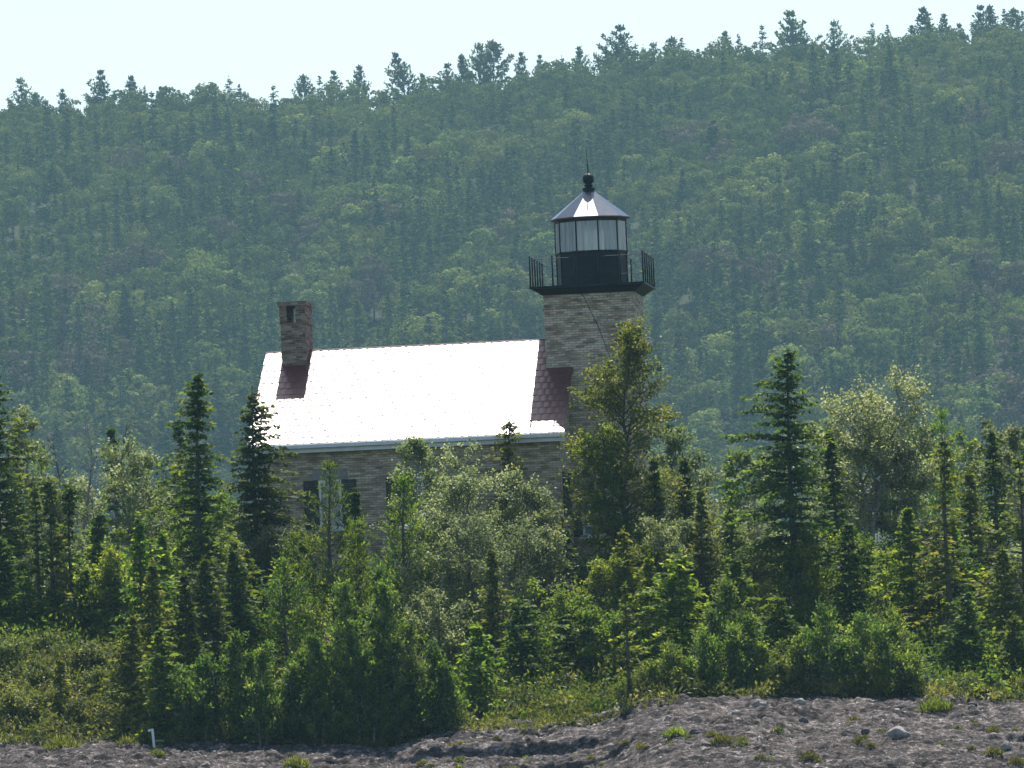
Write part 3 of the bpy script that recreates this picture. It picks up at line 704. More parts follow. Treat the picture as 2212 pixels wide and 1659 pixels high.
# roof slabs + pressed tiles
rf = MB()
for s in (-1, 1):
    y0, y1 = ry + s * run, ry
    vs = []
    for x in (xL, xR):
        vs += [(x, y0, z_e - 0.09), (x, y1, z_r - 0.09), (x, y1, z_r - 0.03), (x, y0, z_e - 0.03)]
    fs = [(0, 1, 2, 3), (4, 7, 6, 5), (0, 3, 7, 4), (3, 2, 6, 7), (2, 1, 5, 6), (1, 0, 4, 5)]
    rf.add(vs, fs if s < 0 else [tuple(reversed(f)) for f in fs])
roof = rf.build('roof', M['roof'], lh)
rr_ = random.Random(4)
tl = MB(); slope = run / math.cos(PIT); NR = 15; NC = int(round((xR - xL) / 0.27)); rowh = slope / NR; cw = (xR - xL) / NC
for s in (-1, 1):
    for i in range(NR):
        for j in range(NC + i % 2):
            vs = []; k_ = 5; xo = xL - (i % 2) * 0.5 * cw
            ti = (rr_.random() - 0.5) * 0.007
            for e, (d, hh) in enumerate(((i * rowh, 0.0), ((i + 1) * rowh + 0.02, 0.013 + ti))):
                for q in range(k_):
                    a = q / (k_ - 1)
                    wv = 0.0065 * math.sin(math.pi * a)
                    n_ = hh + wv; dd = d + (0.022 * math.sin(math.pi * a) if e else 0)
                    vs.append((min(max(xo + (j + a) * cw, xL), xR), ry + s * dd * math.cos(PIT) + s * n_ * math.sin(PIT), z_r - 0.024 - dd * math.sin(PIT) + n_ * math.cos(PIT)))
            fs = [(q, k_ + q, k_ + q + 1, q + 1) for q in range(k_ - 1)]
            lowb = len(vs)
            for q in range(k_): vs.append((vs[k_ + q][0], vs[k_ + q][1], vs[k_ + q][2] - 0.022))
            fs += [(k_ + q, lowb + q, lowb + q + 1, k_ + q + 1) for q in range(k_ - 1)]
            tl.add(vs, fs if s < 0 else [tuple(reversed(f)) for f in fs])
tl.build('roof_tile', M['roof'], roof)
MB().tube([(xL - 0.01, ry, z_r - 0.062), (xR + 0.01, ry, z_r - 0.062)], 0.06, 10).build('ridge_cap', M['roof'], roof)
gt = MB()
for s in (-1,):
    ye = ry + s * run
    gt.box(xL - 0.03, xR + 0.03, ye - 0.11, ye + 0.06, z_e - 0.2, z_e - 0.06)
gt.build('gutter', M['white'], roof, bevel=0.02)
MB().box(xL + 0.02, xR - 0.02, ry - run + 0.03, yw + 0.02, z_e - 0.34, z_e - 0.203).build('fascia', M['white'], roof)
# chimney
yc = ry - (LZ(640, 755, ry) - LZ(640, 787, ry - 0.8)) / TP
yc = ry - (z_r - LZ(635, 788, yc)) / TP
xc0, xc1 = LX(608, 760, yc), LX(661, 760, yc)
zc1 = LZ(636, 653, yc); yc1 = yc + 1.75
zs0, zs1 = LZ(620, 698, yc), LZ(620, 661, yc); xs0, xs1 = LX(619, 680, yc), LX(638, 680, yc)
ch = MB(); ch.box(xc0, xc1, yc, yc1, z_r - 2.2, zs0 - 0.03)
ch.box(xc0 - 0.02, xs0, yc - 0.02, yc1 + 0.02, zs0, zs1).box(xs1, xc1 + 0.02, yc - 0.02, yc1 + 0.02, zs0, zs1)
ch.box(xc0 - 0.04, xc1 + 0.04, yc - 0.04, yc1 + 0.04, zs0 - 0.03, zs0)
ch = ch.build('chimney', M['brick_red'], lh, uv=True)
MB().box(xc0 - 0.075, xc1 + 0.075, yc - 0.075, yc1 + 0.075, zs1, zc1 + 0.03).build('chimney_cap', M['brick_red'], ch, uv=True)
# windows
def window(u0, u1, v0, v1, ly, su, shut=True, both=True, sill=True):
    x0, x1 = LX(u0, v0, ly), LX(u1, v0, ly); z1, z0 = LZ((u0 + u1) / 2, v0, ly), LZ((u0 + u1) / 2, v1, ly); sw = su
    f = MB().box(x0, x1, ly - 0.04, ly + 0.05, z1 - 0.08, z1).box(x0, x1, ly - 0.04, ly + 0.05, z0, z0 + 0.08).box(x0, x0 + 0.08, ly - 0.04, ly + 0.05, z0 + 0.08, z1 - 0.08).box(x1 - 0.08, x1, ly - 0.04, ly + 0.05, z0 + 0.08, z1 - 0.08)
    zm = (z0 + z1) / 2
    f.box(x0 + 0.08, x1 - 0.08, ly - 0.03, ly + 0.05, zm - 0.025, zm + 0.025)
    fr = f.build('window', M['white'], lh)
    MB().box(x0 + 0.08, x1 - 0.08, ly - 0.012, ly + 0.02, z0 + 0.08, zm - 0.025).box(x0 + 0.08, x1 - 0.08, ly - 0.012, ly + 0.02, zm + 0.025, z1 - 0.08).build('pane', M['pane'], fr)
    def shutter(a, b):
        s = MB().box(a, a + 0.05, ly - 0.05, ly + 0.02, z0, z1).box(b - 0.05, b, ly - 0.05, ly + 0.02, z0, z1).box(a + 0.05, b - 0.05, ly - 0.05, ly + 0.02, z1 - 0.07, z1).box(a + 0.05, b - 0.05, ly - 0.05, ly + 0.02, z0, z0 + 0.07)
        n = int((z1 - z0 - 0.14) / 0.06)
        for k in range(n):
            z = z0 + 0.07 + k * (z1 - z0 - 0.14) / n
            s.box(a + 0.05, b - 0.05, ly - 0.04, ly + 0.015, z + 0.008, z + 0.05)
        s.build('shutter', M['darkgreen'], fr)
    shutter(x0 - sw - 0.012, x0 - 0.012)
    if both: shutter(x1 + 0.012, x1 + sw + 0.012)
    MB().box(x0 - 0.22, x1 + 0.22, ly - 0.02, ly + 0.05, z1 + 0.01, z1 + 0.36).build('lintel', M['stone'], fr)
    if sill: MB().box(x0 - 0.1, x1 + 0.1, ly - 0.1, ly + 0.03, z0 - 0.1, z0 - 0.004).build('sill', M['white'], fr)
    return fr
window(688, 737, 1037, 1142, yw, 0.5)
window(866, 915, 1030, 1135, yw, 0.5)
window(1258, 1312, 1112, 1158, -HT, 0.36)
# dark shuttered opening on the end gable between house corner and tower
zg1, zg0 = LZ(1206, 1019, yw + 0.5), LZ(1206, 1114, yw + 0.5)
gy0, gy1 = yw + 0.35, min(-HT - 0.15, yw + 2.6)
gd = MB().box(xw1 - 0.02, xw1 + 0.04, gy0, gy1, zg0, zg1)
for k in range(3):
    y = gy0 + (gy1 - gy0) * (k + 0.5) / 3
    gd.box(xw1 + 0.03, xw1 + 0.06, y - 0.3, y + 0.3, zg0 + 0.1, zg1 - 0.1)
gd.build('side_door', M['darkgreen'], lh)
# narrow window on the tower's end face
zt1, zt0 = LZ(1382, 768, -0.2), LZ(1382, 838, -0.2)
tw = MB().box(HT - 0.03, HT + 0.05, -0.75, -0.6, zt0, zt1).box(HT - 0.03, HT + 0.05, 0.1, 0.25, zt0, zt1).box(HT - 0.03, HT + 0.05, -0.6, 0.1, zt1 - 0.09, zt1).box(HT - 0.03, HT + 0.06, -0.8, 0.3, zt0 - 0.09, zt0 - 0.002).build('window', M['white'], lh)
MB().box(HT - 0.02, HT + 0.02, -0.6, 0.1, zt0, zt1 - 0.09).build('pane', M['darkgreen'], tw)

# ------------------------------------------------------------------ trees near the house
HOUSE_R = None
def put_tree(kind, u, v, Y, hw, label, cat='tree', group=None, name=None, **kw):
    """a tree whose top is seen at u, v, standing Y metres out; hw = half width in photo pixels"""
    if u < 262 and Y < 235 and v < 1390: Y = 234.5 + (Y - 226) * 0.4
    p = P(u, v, Y); z0 = gz1(p.x, Y); h = max(0.5, p.z - z0); r = hw * KPX * Y * {'spruce': 1.42, 'birch': 1.25, 'shrub': 1.25, 'pine': 1.25, 'cedar': 1.25}.get(kind, 1.0)
    if kind in ('birch', 'shrub'): h *= 0.945
    seed = int(u * 13 + v * 7 + 11) & 0xffff
    m = kw.pop('m', None); bark = kw.pop('bark', None)
    if kind == 'spruce':
        T = spruce(seed, h, r, **kw); nm, mm, bb = 'spruce_tree', 'spruce', 'bark'
    elif kind == 'pine':
        T = pine(seed, h, r, **kw); nm, mm, bb = 'pine_tree', 'pine', 'bark'
    elif kind == 'birch':
        T = birch(seed, h, r, **kw); nm, mm, bb = 'birch_tree', 'birch', 'bark_pale'
    elif kind == 'shrub':
        T = birch(seed, h, r, start=0.06, stems=4, **kw); nm, mm, bb = 'leafy_shrub', 'shrub', 'bark'
    elif kind == 'cedar':
        T = cedar(seed, h, r, **kw); nm, mm, bb = 'cedar_tree', 'cedar', 'bark_grey'
    else:
        T = bare_tree(seed, h, r, **kw); nm, mm, bb = 'bare_tree', None, 'bark_grey'
    root = empty(name or nm, (p.x, Y, z0))
    tag(root, label, cat, group)
    link('trunk', T.trunk_mesh(M[bark or bb]), root)
    if mm: link('crown', T.crown(M[m or mm]), root)
    return root

# --- the side left of the house
put_tree('spruce', 430, 806, 236.5, 80, 'tall spruce with dense club-shaped top and long bare grey trunk beside the house', club=True, start=0.28, dens=1.15, gap=0.12, bare=0.05, droop=0.4)
put_tree('spruce', 545, 838, 243.5, 80, 'dark spruce rising past the lower corner of the glaring roof', start=0.05, dens=1.35, gap=0.1, shape=0.7)
put_tree('spruce', -8, 800, 240, 105, 'broad dark spruce cut off by the frame edge farthest from the tower', start=0.05, gap=0.2)
put_tree('spruce', 106, 1032, 230, 30, 'narrow spruce spire with dark club tip above bare rusty lower branches', club=True, start=0.1, dens=0.7, bare=0.5, m='spruce')
rs = bpy.context.scene.objects[-1].parent
put_tree('spruce', 152, 1042, 231.5, 28, 'narrow dark spruce spire standing next to the rusty-branched spire', club=True, start=0.12, dens=0.75, bare=0.3)
put_tree('spruce', 74, 1045, 228.5, 38, 'thin spruce with a long straight bare trunk near the frame edge', start=0.1, dens=0.7, bare=0.35, gap=0.3)
put_tree('spruce', 216, 1108, 232, 26, 'short dark spruce spire below the rounded birch crown', club=True, start=0.1)
put_tree('birch', 292, 968, 247, 88, 'rounded pale birch crown behind the spruce spires', start=0.2, stems=2, leaf=0.12)
put_tree('birch', 52, 882, 248, 62, 'leafy birch behind the broad dark spruce at the frame edge', start=0.25, leaf=0.12)
put_tree('birch', 150, 1052, 244, 85, 'low spreading birch behind the two narrow spruce spires', start=0.15, stems=3, leaf=0.12)
put_tree('birch', 375, 1010, 248, 70, 'slender olive birch close behind the club-topped spruce', start=0.2, leaf=0.12, m='birch_yellow', open_=0.3)
put_tree('bare', 178, 915, 249, 60, 'grey leafless tree with many fine twigs behind the low birch', twig=1.6)
put_tree('bare', 262, 905, 251, 70, 'brownish leafless tree with spreading twigs behind the rounded birch', twig=1.8, bark='bark')
put_tree('bare', 110, 940, 252, 60, 'thin leafless tree leaning beside the leafy birch', twig=1.4, bark='bark')
put_tree('spruce', 302, 1118, 229, 62, 'bright green spruce in the middle of the thicket below the rounded birch', m='spruce_bright', start=0.08, gap=0.1)
put_tree('spruce', 352, 1150, 231, 58, 'fresh green spruce between the bright spruce and the club-topped spruce', m='spruce_bright')
put_tree('spruce', 242, 1190, 228, 48, 'green spruce with layered boughs beside the bright green spruce', m='spruce_bright')
put_tree('spruce', 182, 1232, 226.5, 48, 'dark-trunked spruce at the upper edge of the juniper slope', start=0.05, m='spruce_bright', bare=0.15)
put_tree('spruce', 128, 1150, 228, 50, 'thin half-dead spruce with brownish boughs under the narrow spires', m='spruce_olive', bare=0.4, gap=0.3)
put_tree('spruce', 55, 1250, 226, 62, 'bushy green spruce at the frame edge above the juniper slope', m='spruce_bright')
put_tree('spruce', 0, 1160, 228.5, 62, 'dark spruce half cut by the frame edge above the bushy green spruce')
put_tree('spruce', 288, 1322, 223.4, 42, 'yellowish young spruce growing on the juniper slope', m='spruce_olive', start=0.12)
put_tree('spruce', 330, 1215, 226.5, 34, 'thin spruce with bare lower trunk behind the yellowish young spruce', start=0.25, m='spruce_olive', bare=0.2)
put_tree('spruce', 342, 1360, 222.4, 58, 'bright green young spruce at the edge of the juniper slope', m='spruce_bright', start=0.03, dens=1.2)
put_tree('spruce', 130, 1415, 224.3, 22, 'tiny sparse spruce standing alone in the juniper', m='spruce_olive', start=0.1, dens=0.6)
put_tree('spruce', 440, 1205, 230.5, 70, 'dark broad spruce at the foot of the club-topped spruce', start=0.03, dens=1.15)
put_tree('spruce', 500, 1185, 232, 60, 'deep green spruce standing between the club-topped spruce and the pine', start=0.03, dens=1.1)
put_tree('spruce', 395, 1240, 228, 50, 'small dark spruce behind the first cedar clump', start=0.02)
put_tree('shrub', 455, 1165, 239, 60, 'glinting leafy shrub under the bare trunk of the club-topped spruce', leaf=0.11, m='birch')
put_tree('shrub', 420, 1060, 244, 65, 'dense leafy shrub behind the club-topped spruce', leaf=0.11)
# --- low mounded shrubs on the juniper slope
MOUND = [(15, 1432, 62), (85, 1468, 55), (158, 1432, 58), (212, 1476, 52), (52, 1528, 60), (128, 1506, 55), (246, 1424, 50), (188, 1540, 58), (262, 1520, 46), (92, 1398, 48), (5, 1492, 50)]
for u, v, hw in MOUND:
    Y = 221.5
    while Y < 236 and project(P(u, v, Y).x, Y, gz1(P(u, v, Y).x, Y))[1] > v + 34: Y += 0.25
    put_tree('shrub', u, v + 12, Y, hw, 'low rounded yellow-green shrub mounded on the juniper slope', 'shrub', 'low shrubs mounded on the juniper slope', name='low_shrub', leaf=0.1, m='juniper', twig=7)
# --- in front of the house
put_tree('shrub', 575, 1140, 242, 62, 'pale leafy shrub against the brick wall beside the pine', leaf=0.12, m='birch')
put_tree('shrub', 635, 1150, 241, 55, 'light green shrub against the wall below the first shuttered window', leaf=0.11)
put_tree('pine', 708, 1006, 236, 92, 'young pine with upswept tufted boughs in front of the shuttered window', start=0.12)
put_tree('pine', 610, 1205, 233, 80, 'low bushy pine with pale tufts beside the upswept pine', start=0.1)
put_tree('pine', 770, 1120, 237.5, 52, 'small pine filling the gap between the two taller pines', start=0.1)
put_tree('spruce', 768, 1056, 240, 26, 'narrow dark spruce against the wall beside the window shutter', club=False, start=0.05, dens=1.2)
put_tree('pine', 868, 1028, 238.5, 62, 'slim pine with bare lower stem in front of the second shutter', start=0.25)
put_tree('birch', 893, 948, 243, 62, 'tallest crown of the silvery birches in front of the wall', start=0.3, leaf=0.115, dens=1.2)
put_tree('birch', 1000, 992, 240, 118, 'broad silvery birch with pale forked stems in the middle of the house front', m='birch_pale', start=0.22, stems=3, leaf=0.115, dens=1.5)
put_tree('birch', 1130, 1036, 240.5, 80, 'rounded silvery birch just before the house corner', m='birch_pale', start=0.2, stems=2, leaf=0.115, dens=1.3)
put_tree('birch', 1085, 1150, 236.5, 125, 'low spreading silvery birch below the rounded ones', start=0.15, stems=4, leaf=0.11, dens=1.5)
put_tree('birch', 1165, 1112, 238, 56, 'small birch leaning towards the tower below the house corner', start=0.15, stems=2, leaf=0.11)
put_tree('birch', 930, 1120, 238, 80, 'dense birch between the slim pine and the broad silvery birch', start=0.15, stems=2, leaf=0.11)
put_tree('spruce', 1102, 906, 244.5, 50, 'ragged olive tamarack poking above the birches against the eave', m='spruce_olive', start=0.3, dens=0.75, gap=0.25, name='tamarack_tree', shape=0.6)
put_tree('spruce', 1225, 1140, 238.5, 32, 'sparse young spruce before the pale foundation wall', start=0.3, dens=0.7)
put_tree('bare', 1262, 1215, 234.5, 16, 'short forked grey snag before the pale foundation', twig=0.25)
put_tree('birch', 1328, 704, 243, 118, 'tall yellowish birch growing in front of the tower', start=0.16, m='birch_yellow', leaf=0.125, dens=2.3, slim=1.5, bark='bark', twig=10)
put_tree('birch', 1335, 930, 242, 74, 'greener birch added as the shaded lower half of the tall yellowish birch', start=0.12, leaf=0.12, stems=2, dens=1.1, bark='bark', m='shrub')  # shade on the tall birch's lower half given by an added greener crown
put_tree('shrub', 1225, 1272, 231, 62, 'light green shrub below the pale foundation', leaf=0.11)
put_tree('shrub', 1310, 1205, 233, 62, 'bright yellow-green shrub between the snag and the thin-trunked tree', leaf=0.11)
put_tree('spruce', 1120, 1285, 228.5, 80, 'dark layered spruce beneath the silvery birches', start=0.04, dens=1.1)
put_tree('spruce', 1062, 1190, 232, 48, 'slim olive spruce in front of the pale birch stems', m='spruce_olive', start=0.1, gap=0.2)
put_tree('spruce', 1030, 1350, 225.5, 55, 'low green spruce beside the end of the cedar row', m='spruce_bright', start=0.04)
put_tree('shrub', 960, 1280, 232, 70, 'leafy shrub behind the end of the cedar row', leaf=0.11, m='birch')
# --- the cedar row on the rock
CED = [(430, 1420, 222.6, 50, 'first and lowest cedar of the row next to the bright young spruce'),
       (500, 1365, 223.2, 52, 'cedar with yellowed tips near the start of the cedar row'),
       (560, 1392, 222.5, 46, 'cedar with a bare grey stem showing in the cedar row'),
       (622, 1425, 223.0, 46, 'short cedar between the bare-stemmed one and the tallest of the row'),
       (733, 1258, 223.4, 66, 'tallest pointed cedar in the middle of the cedar row'),
       (672, 1372, 222.5, 44, 'cedar tucked against the tallest cedar on the pine side'),
       (816, 1225, 223.6, 50, 'tall thin-topped cedar beside the tallest of the row'),
       (778, 1410, 222.4, 42, 'low cedar in front of the tall thin-topped cedar'),
       (868, 1345, 223.0, 52, 'cedar with whitish dead twigs in the birch half of the row'),
       (925, 1392, 222.7, 44, 'last full cedar of the row above the rock ledge'),
       (960, 1455, 222.5, 34, 'small cedar ending the row beside the green mats')]
for u, v, Y, hw, lb in CED:
    put_tree('cedar', u, v, Y, hw * 1.08, lb, group='cedars in a row on the rock', stems=5, dens=1.1, twigs=4)
# --- right of the tower
put_tree('spruce', 1411, 982, 240, 36, 'dense dark spruce spire in front of the yellowish birch edge', start=0.02, dens=1.25)
put_tree('spruce', 1478, 990, 243, 32, 'second dark spruce spire just past the yellowish birch', start=0.02, dens=1.25)
put_tree('spruce', 1513, 1048, 238, 27, 'slim brownish spruce spire beside the second dark spire', m='spruce_olive', start=0.25, dens=0.8)
put_tree('spruce', 1575, 1088, 237, 30, 'slim spruce with a bare trunk before the large leafless tree', m='spruce', start=0.35, dens=0.8, bare=0.2)
put_tree('birch', 1440, 930, 249, 68, 'thin grey-green birch behind the dark spruce spires', start=0.25, leaf=0.12, open_=0.25)
put_tree('birch', 1545, 1110, 240, 85, 'silvery low birch under the slim brownish spire', start=0.12, stems=3, leaf=0.115)
put_tree('birch', 1400, 1140, 238, 70, 'small silvery birch at the foot of the dark spruce spire', start=0.12, stems=2, leaf=0.11)
put_tree('birch', 1620, 1170, 237, 70, 'loose silvery birch beside the trunk of the large spruce', start=0.12, stems=2, leaf=0.11)
put_tree('bare', 1630, 1040, 238, 60, 'leafless grey tree with a forked trunk beside the large spruce', twig=1.3)
put_tree('spruce', 1703, 752, 235.5, 108, 'largest spruce, dark and tiered with a thick grey trunk, past the tower', start=0.26, dens=1.25, gap=0.24, shape=0.7, droop=0.28, sat=1.7)
put_tree('spruce', 1790, 930, 240, 48, 'mid-sized spruce tucked behind the largest spruce', start=0.1)
put_tree('birch', 1868, 846, 246, 136, 'tall pale birch with rounded crown beside the largest spruce', start=0.22, stems=3, leaf=0.125, dens=2.2, m='birch_pale')
put_tree('birch', 1945, 940, 247, 80, 'pale birch shoulder beside the tall rounded birch', m='birch_pale', start=0.2, stems=2, leaf=0.12, dens=1.2)
put_tree('birch', 1775, 920, 249, 62, 'silvery birch half hidden behind the largest spruce', m='birch_pale', start=0.2, leaf=0.12)
put_tree('spruce', 2043, 940, 230, 62, 'half-dead spruce with dense tuft top above a long bare trunk and grey twigs', club=True, start=0.15, dens=0.8, bare=0.6, gap=0.4, m='spruce_olive')
put_tree('spruce', 2095, 1010, 236, 55, 'olive spruce behind the half-dead spruce', m='spruce_olive', start=0.08, gap=0.2)
put_tree('spruce', 2138, 922, 242, 34, 'thin dark spruce spire between the half-dead spruce and the bare-branched one', start=0.3, dens=0.8)
put_tree('birch', 2195, 940, 247, 62, 'pale birch at the frame edge behind the bare-branched spruce', start=0.2, leaf=0.12)
put_tree('spruce', 2200, 985, 233, 75, 'dead-branched spruce with long pale horizontal twigs at the frame edge', m='spruce_olive', bare=0.85, start=0.1, droop=0.1)
put_tree('spruce', 2165, 1180, 231, 62, 'olive spruce beneath the dead-branched spruce', m='spruce_olive', start=0.06)
put_tree('spruce', 1960, 1095, 233, 62, 'bright layered spruce standing in the gap below the pale birches', m='spruce_bright', start=0.08, gap=0.1)
put_tree('spruce', 2020, 1140, 231.5, 62, 'olive spruce with grey dead twigs beside the half-dead trunk', m='spruce_olive', bare=0.3, start=0.05)
put_tree('spruce', 1830, 1130, 234, 70, 'dark shaded spruce with rusty tips beside the thick grey trunk', start=0.03, dens=1.1)
put_tree('spruce', 1470, 1190, 227, 90, 'big green spruce in the middle of the thicket below the dark spires', m='spruce_bright', start=0.04, dens=1.15)
put_tree('spruce', 1400, 1205, 228.5, 62, 'yellow-green spruce just before the tower foot', m='spruce_bright', start=0.05)
put_tree('spruce', 1345, 1140, 234, 58, 'olive spruce below the white-framed tower window', m='spruce_olive', start=0.05)
put_tree('spruce', 1350, 1262, 223.2, 30, 'thin-trunked sparse tree with a dark shrubby foot at the rock edge', m='spruce_olive', start=0.05, dens=0.5, bare=0.65)
put_tree('spruce', 1590, 1200, 229, 60, 'dark green spruce between the big green spruce and the leafless tree', start=0.03)
put_tree('spruce', 1680, 1290, 228, 70, 'deeply shaded spruce under the largest spruce', start=0.02, dens=1.1)
put_tree('spruce', 2090, 1270, 226.5, 62, 'dark spruce at the rock edge by the half-dead trunk', start=0.02, dens=1.1)
put_tree('spruce', 2190, 1330, 226, 60, 'dark young spruce at the frame edge above the rock')
CED2 = [(1560, 1255, 225, 52, 'yellow-tipped cedar in front of the big green spruce'),
        (1610, 1330, 223.8, 44, 'slim cedar with pale curled twigs near the rock crest'),
        (1775, 1310, 223.6, 58, 'cedar with curled grey twigs, tallest of the clump on the rock crest'),
        (1850, 1330, 223.4, 58, 'cedar with a mass of pale dead twigs in its top'),
        (1712, 1385, 223.2, 40, 'low rounded cedar at the shaded side of the crest clump'),
        (1915, 1320, 224.5, 62, 'bright green cedar behind the twig-topped cedar'),
        (1965, 1405, 223.3, 48, 'small cedar at the foot of the half-dead spruce'),
        (1520, 1370, 223.4, 46, 'green cedar at the rock crest before the big spruce'),
        (1440, 1395, 223.4, 36, 'low dark cedar beside the thin-trunked sparse tree')]
for u, v, Y, hw, lb in CED2:
    put_tree('cedar', u, v, Y, hw * 1.05, lb, group='cedars along the rock crest', stems=4, dens=1.1, twigs=8)
put_tree('spruce', 2140, 1450, 222.8, 40, 'little yellow-green spruce on the rock edge', m='spruce_bright', start=0.02, dens=1.1)
put_tree('shrub', 1905, 1440, 222.9, 58, 'low rounded green shrub on the rock crest below the bright cedar', leaf=0.08)
# --- filler thicket behind
frng = random.Random(11)
for k in range(46):
    u = -40 + k * 50 + frng.uniform(-18, 18)
    if 620 < u < 1200: continue
    Y = frng.uniform(234, 246)
    v = frng.uniform(1120, 1240) if not 1200 <= u < 1330 else frng.uniform(1290, 1330)
    if 1200 <= u < 1330: Y = 229
    kd = frng.choice(['spruce', 'shrub', 'shrub'])
    where = 'between the house and the far frame edge' if u < 700 else 'past the tower'
    if kd == 'spruce':
        put_tree('spruce', u, v, Y, frng.uniform(48, 70), 'small green spruce crowded deep in the thicket ' + where, group='thicket spruces ' + where, m=frng.choice(['spruce', 'spruce_bright', 'spruce_olive']), start=0.03)
    else:
        put_tree('shrub', u, v, Y, frng.uniform(55, 75), 'green leafy shrub deep in the thicket ' + where, group='thicket shrubs ' + where, leaf=0.115, m=frng.choice(['shrub', 'birch']))

# --- belt beyond the house
belt = [(-20, 'b'), (30, 's'), (85, 'p'), (130, 'b'), (190, 'b'), (240, 's'), (300, 'b'), (340, 'b'), (380, 's'), (480, 'b'), (520, 'b'),
        (1440, 's'), (1480, 'b'), (1530, 'b'), (1575, 's'), (1620, 'b'), (1660, 'b'), (1790, 's'), (1990, 'b'), (2030, 'p'), (2075, 'b'), (2110, 's'), (2160, 'b'), (2210, 's'), (2250, 'b')]
for u, kd in belt:
    Y = frng.uniform(275, 330); v = frng.uniform(915, 1010) + (70 if u < 600 and kd == 'b' else 0) - (25 if u > 1950 else 0)
    side = 'beyond the house gable' if u < 700 else 'beyond the tower'
    if kd == 's':
        put_tree('spruce', u, v - 30, Y, 36, 'hazy spruce standing in the belt of trees ' + side, group='belt spruces ' + side, detail=0.75, start=0.05)
    elif kd == 'p':
        put_tree('pine', u, v - 20, Y, 58, 'hazy green pine standing in the belt of trees ' + side, group='belt pines ' + side, detail=0.75)
    else:
        put_tree('birch', u, v + 20, Y, 75, 'hazy leafy tree standing in the belt of trees ' + side, group='belt leafy trees ' + side, leaf=0.17, start=0.15, name='leafy_tree', bark='bark', m=frng.choice(['shrub', 'birch']))

# ------------------------------------------------------------------ low growth
def scatter_stuff(name, label, cat, pts, hgt, m, per, L, W, spread, upk=0.8):
    rng = RNG; n = len(pts)
    C = np.repeat(pts, per, 0); hh = np.repeat(hgt, per)
    off = rng.normal(size=(n * per, 3)) * spread; off[:, 2] = rng.random(n * per) * hh
    C = C + off
    D = rng.normal(size=(n * per, 3)) * 0.7 + np.array([0, 0, upk])
    Nn = rng.normal(size=(n * per, 3))
    V = quads(C, D, Nn, L * (0.6 + 0.8 * rng.random(n * per)), W * (0.6 + 0.8 * rng.random(n * per)))
    a = np.clip(np.repeat(fbm(pts[:, 0] * 0.8, pts[:, 1] * 0.8, 3, 77), per) * 1.3 - 0.15 + rng.normal(size=n * per) * 0.15 + 0.25 * (off[:, 2] / np.maximum(hh, 1e-3) - 0.5), 0, 1)
    me = np_mesh(name, V, np.arange(len(V)).reshape(-1, 4), m, np.repeat(a, 4))
    return tag(link(name, me), label, cat, kind='stuff')
def ground_points(n, x0, x1, y0, y1, keep):
    x = RNG.uniform(x0, x1, n); y = RNG.uniform(y0, y1, n); k = keep(x, y); x, y = x[k], y[k]
    return np.stack([x, y, gz(x, y)], 1)
# yellow-green juniper mats: the slope, the middle tongue, the thin line on the crest
def mats(x, y):
    e = 222.0 + 1.2 * (fbm(x * 0.7, x * 0 + 8.1, 3, 13) - 0.4) * 2
    lf = (x < -10.2 + 0.5 * (y - 222)) & (y > e - 0.9)
    md = (x > -2.6) & (x < 4.6) & (y > e - 0.9 - 0.6 * (fbm(x, y, 2, 3))) & (y < 230)
    rt = (x >= 4) & (y > e + 0.1) & (y < e + 1.6)
    ft = (x > -11) & (x < -2.6) & (y > e - 0.5) & (y < e + 0.5)
    return (lf | md | rt | ft) & (fbm(x * 1.4, y * 1.4, 3, 17) > 0.3)
pj = ground_points(26000, -18.5, 18.5, 219.5, 237, mats)
hj = 0.1 + 1.1 * np.clip(fbm(pj[:, 0] * 0.9, pj[:, 1] * 0.9, 3, 19) - 0.3, 0, 1) * 1.3
scatter_stuff('juniper_ground_cover', 'low yellow-green juniper mats spreading over the slope above the rock', 'ground cover', pj, hj, M['juniper'], 7, 0.17, 0.06, 0.09, 0.5)
def under(x, y): return (y > 222.8) & (fbm(x * 0.5, y * 0.5, 3, 23) > 0.33) & ~((x < -11.5 + 0.5 * (y - 222)) & (y < 231))
pu = ground_points(9000, -20, 20, 222.8, 246.5, under)
hu = 0.25 + 1.3 * fbm(pu[:, 0] * 0.6, pu[:, 1] * 0.6, 3, 29) ** 1.4
scatter_stuff('undergrowth', 'tangled green undergrowth covering the ground beneath the trees', 'undergrowth', pu, hu, M['undergrowth'], 9, 0.14, 0.075, 0.2, 0.5)

# tufts and boulders on the rock
def at_rock(u, v):
    best = None
    for Y in np.arange(212.5, 223.5, 0.1):
        p = P(u, v, float(Y)); d = gz1(p.x, float(Y)) - p.z
        if d >= 0: return p.x, float(Y)
    p = P(u, v, 222); return p.x, 222.0
def surf(x, y):
    i = np.searchsorted(ys, y); j = np.searchsorted(xs, x); return float(GZ[max(0, i - 1):i + 1, max(0, j - 1):j + 1].mean())
def tuft(u, v, s, label, m='tuft', n=260, name='grass_tuft', group='plants growing on the bare rock'):
    x, y = at_rock(u, v); rng = np.random.default_rng(int(u * 3 + v))
    C = np.clip(rng.normal(size=(n, 3)), -1.5, 1.5) * np.array([s * 0.34, s * 0.3, 0]); C[:, 2] = rng.random(n) * s * 0.4 * np.exp(-(C[:, 0] / (0.5 * s)) ** 2)
    D = C * 0.6 / s + rng.normal(size=(n, 3)) * 0.5 + np.array([0, 0, 1.0])
    V = quads(C, D, rng.normal(size=(n, 3)), s * (0.2 + 0.3 * rng.random(n)), 0.035 + 0 * C[:, 0])
    o = link(name, np_mesh(name, V, np.arange(len(V)).reshape(-1, 4), M[m], np.repeat(rng.random(n), 4)))
    o.location = (x, y, surf(x, y) - 0.05); tag(o, label, 'plant', group)
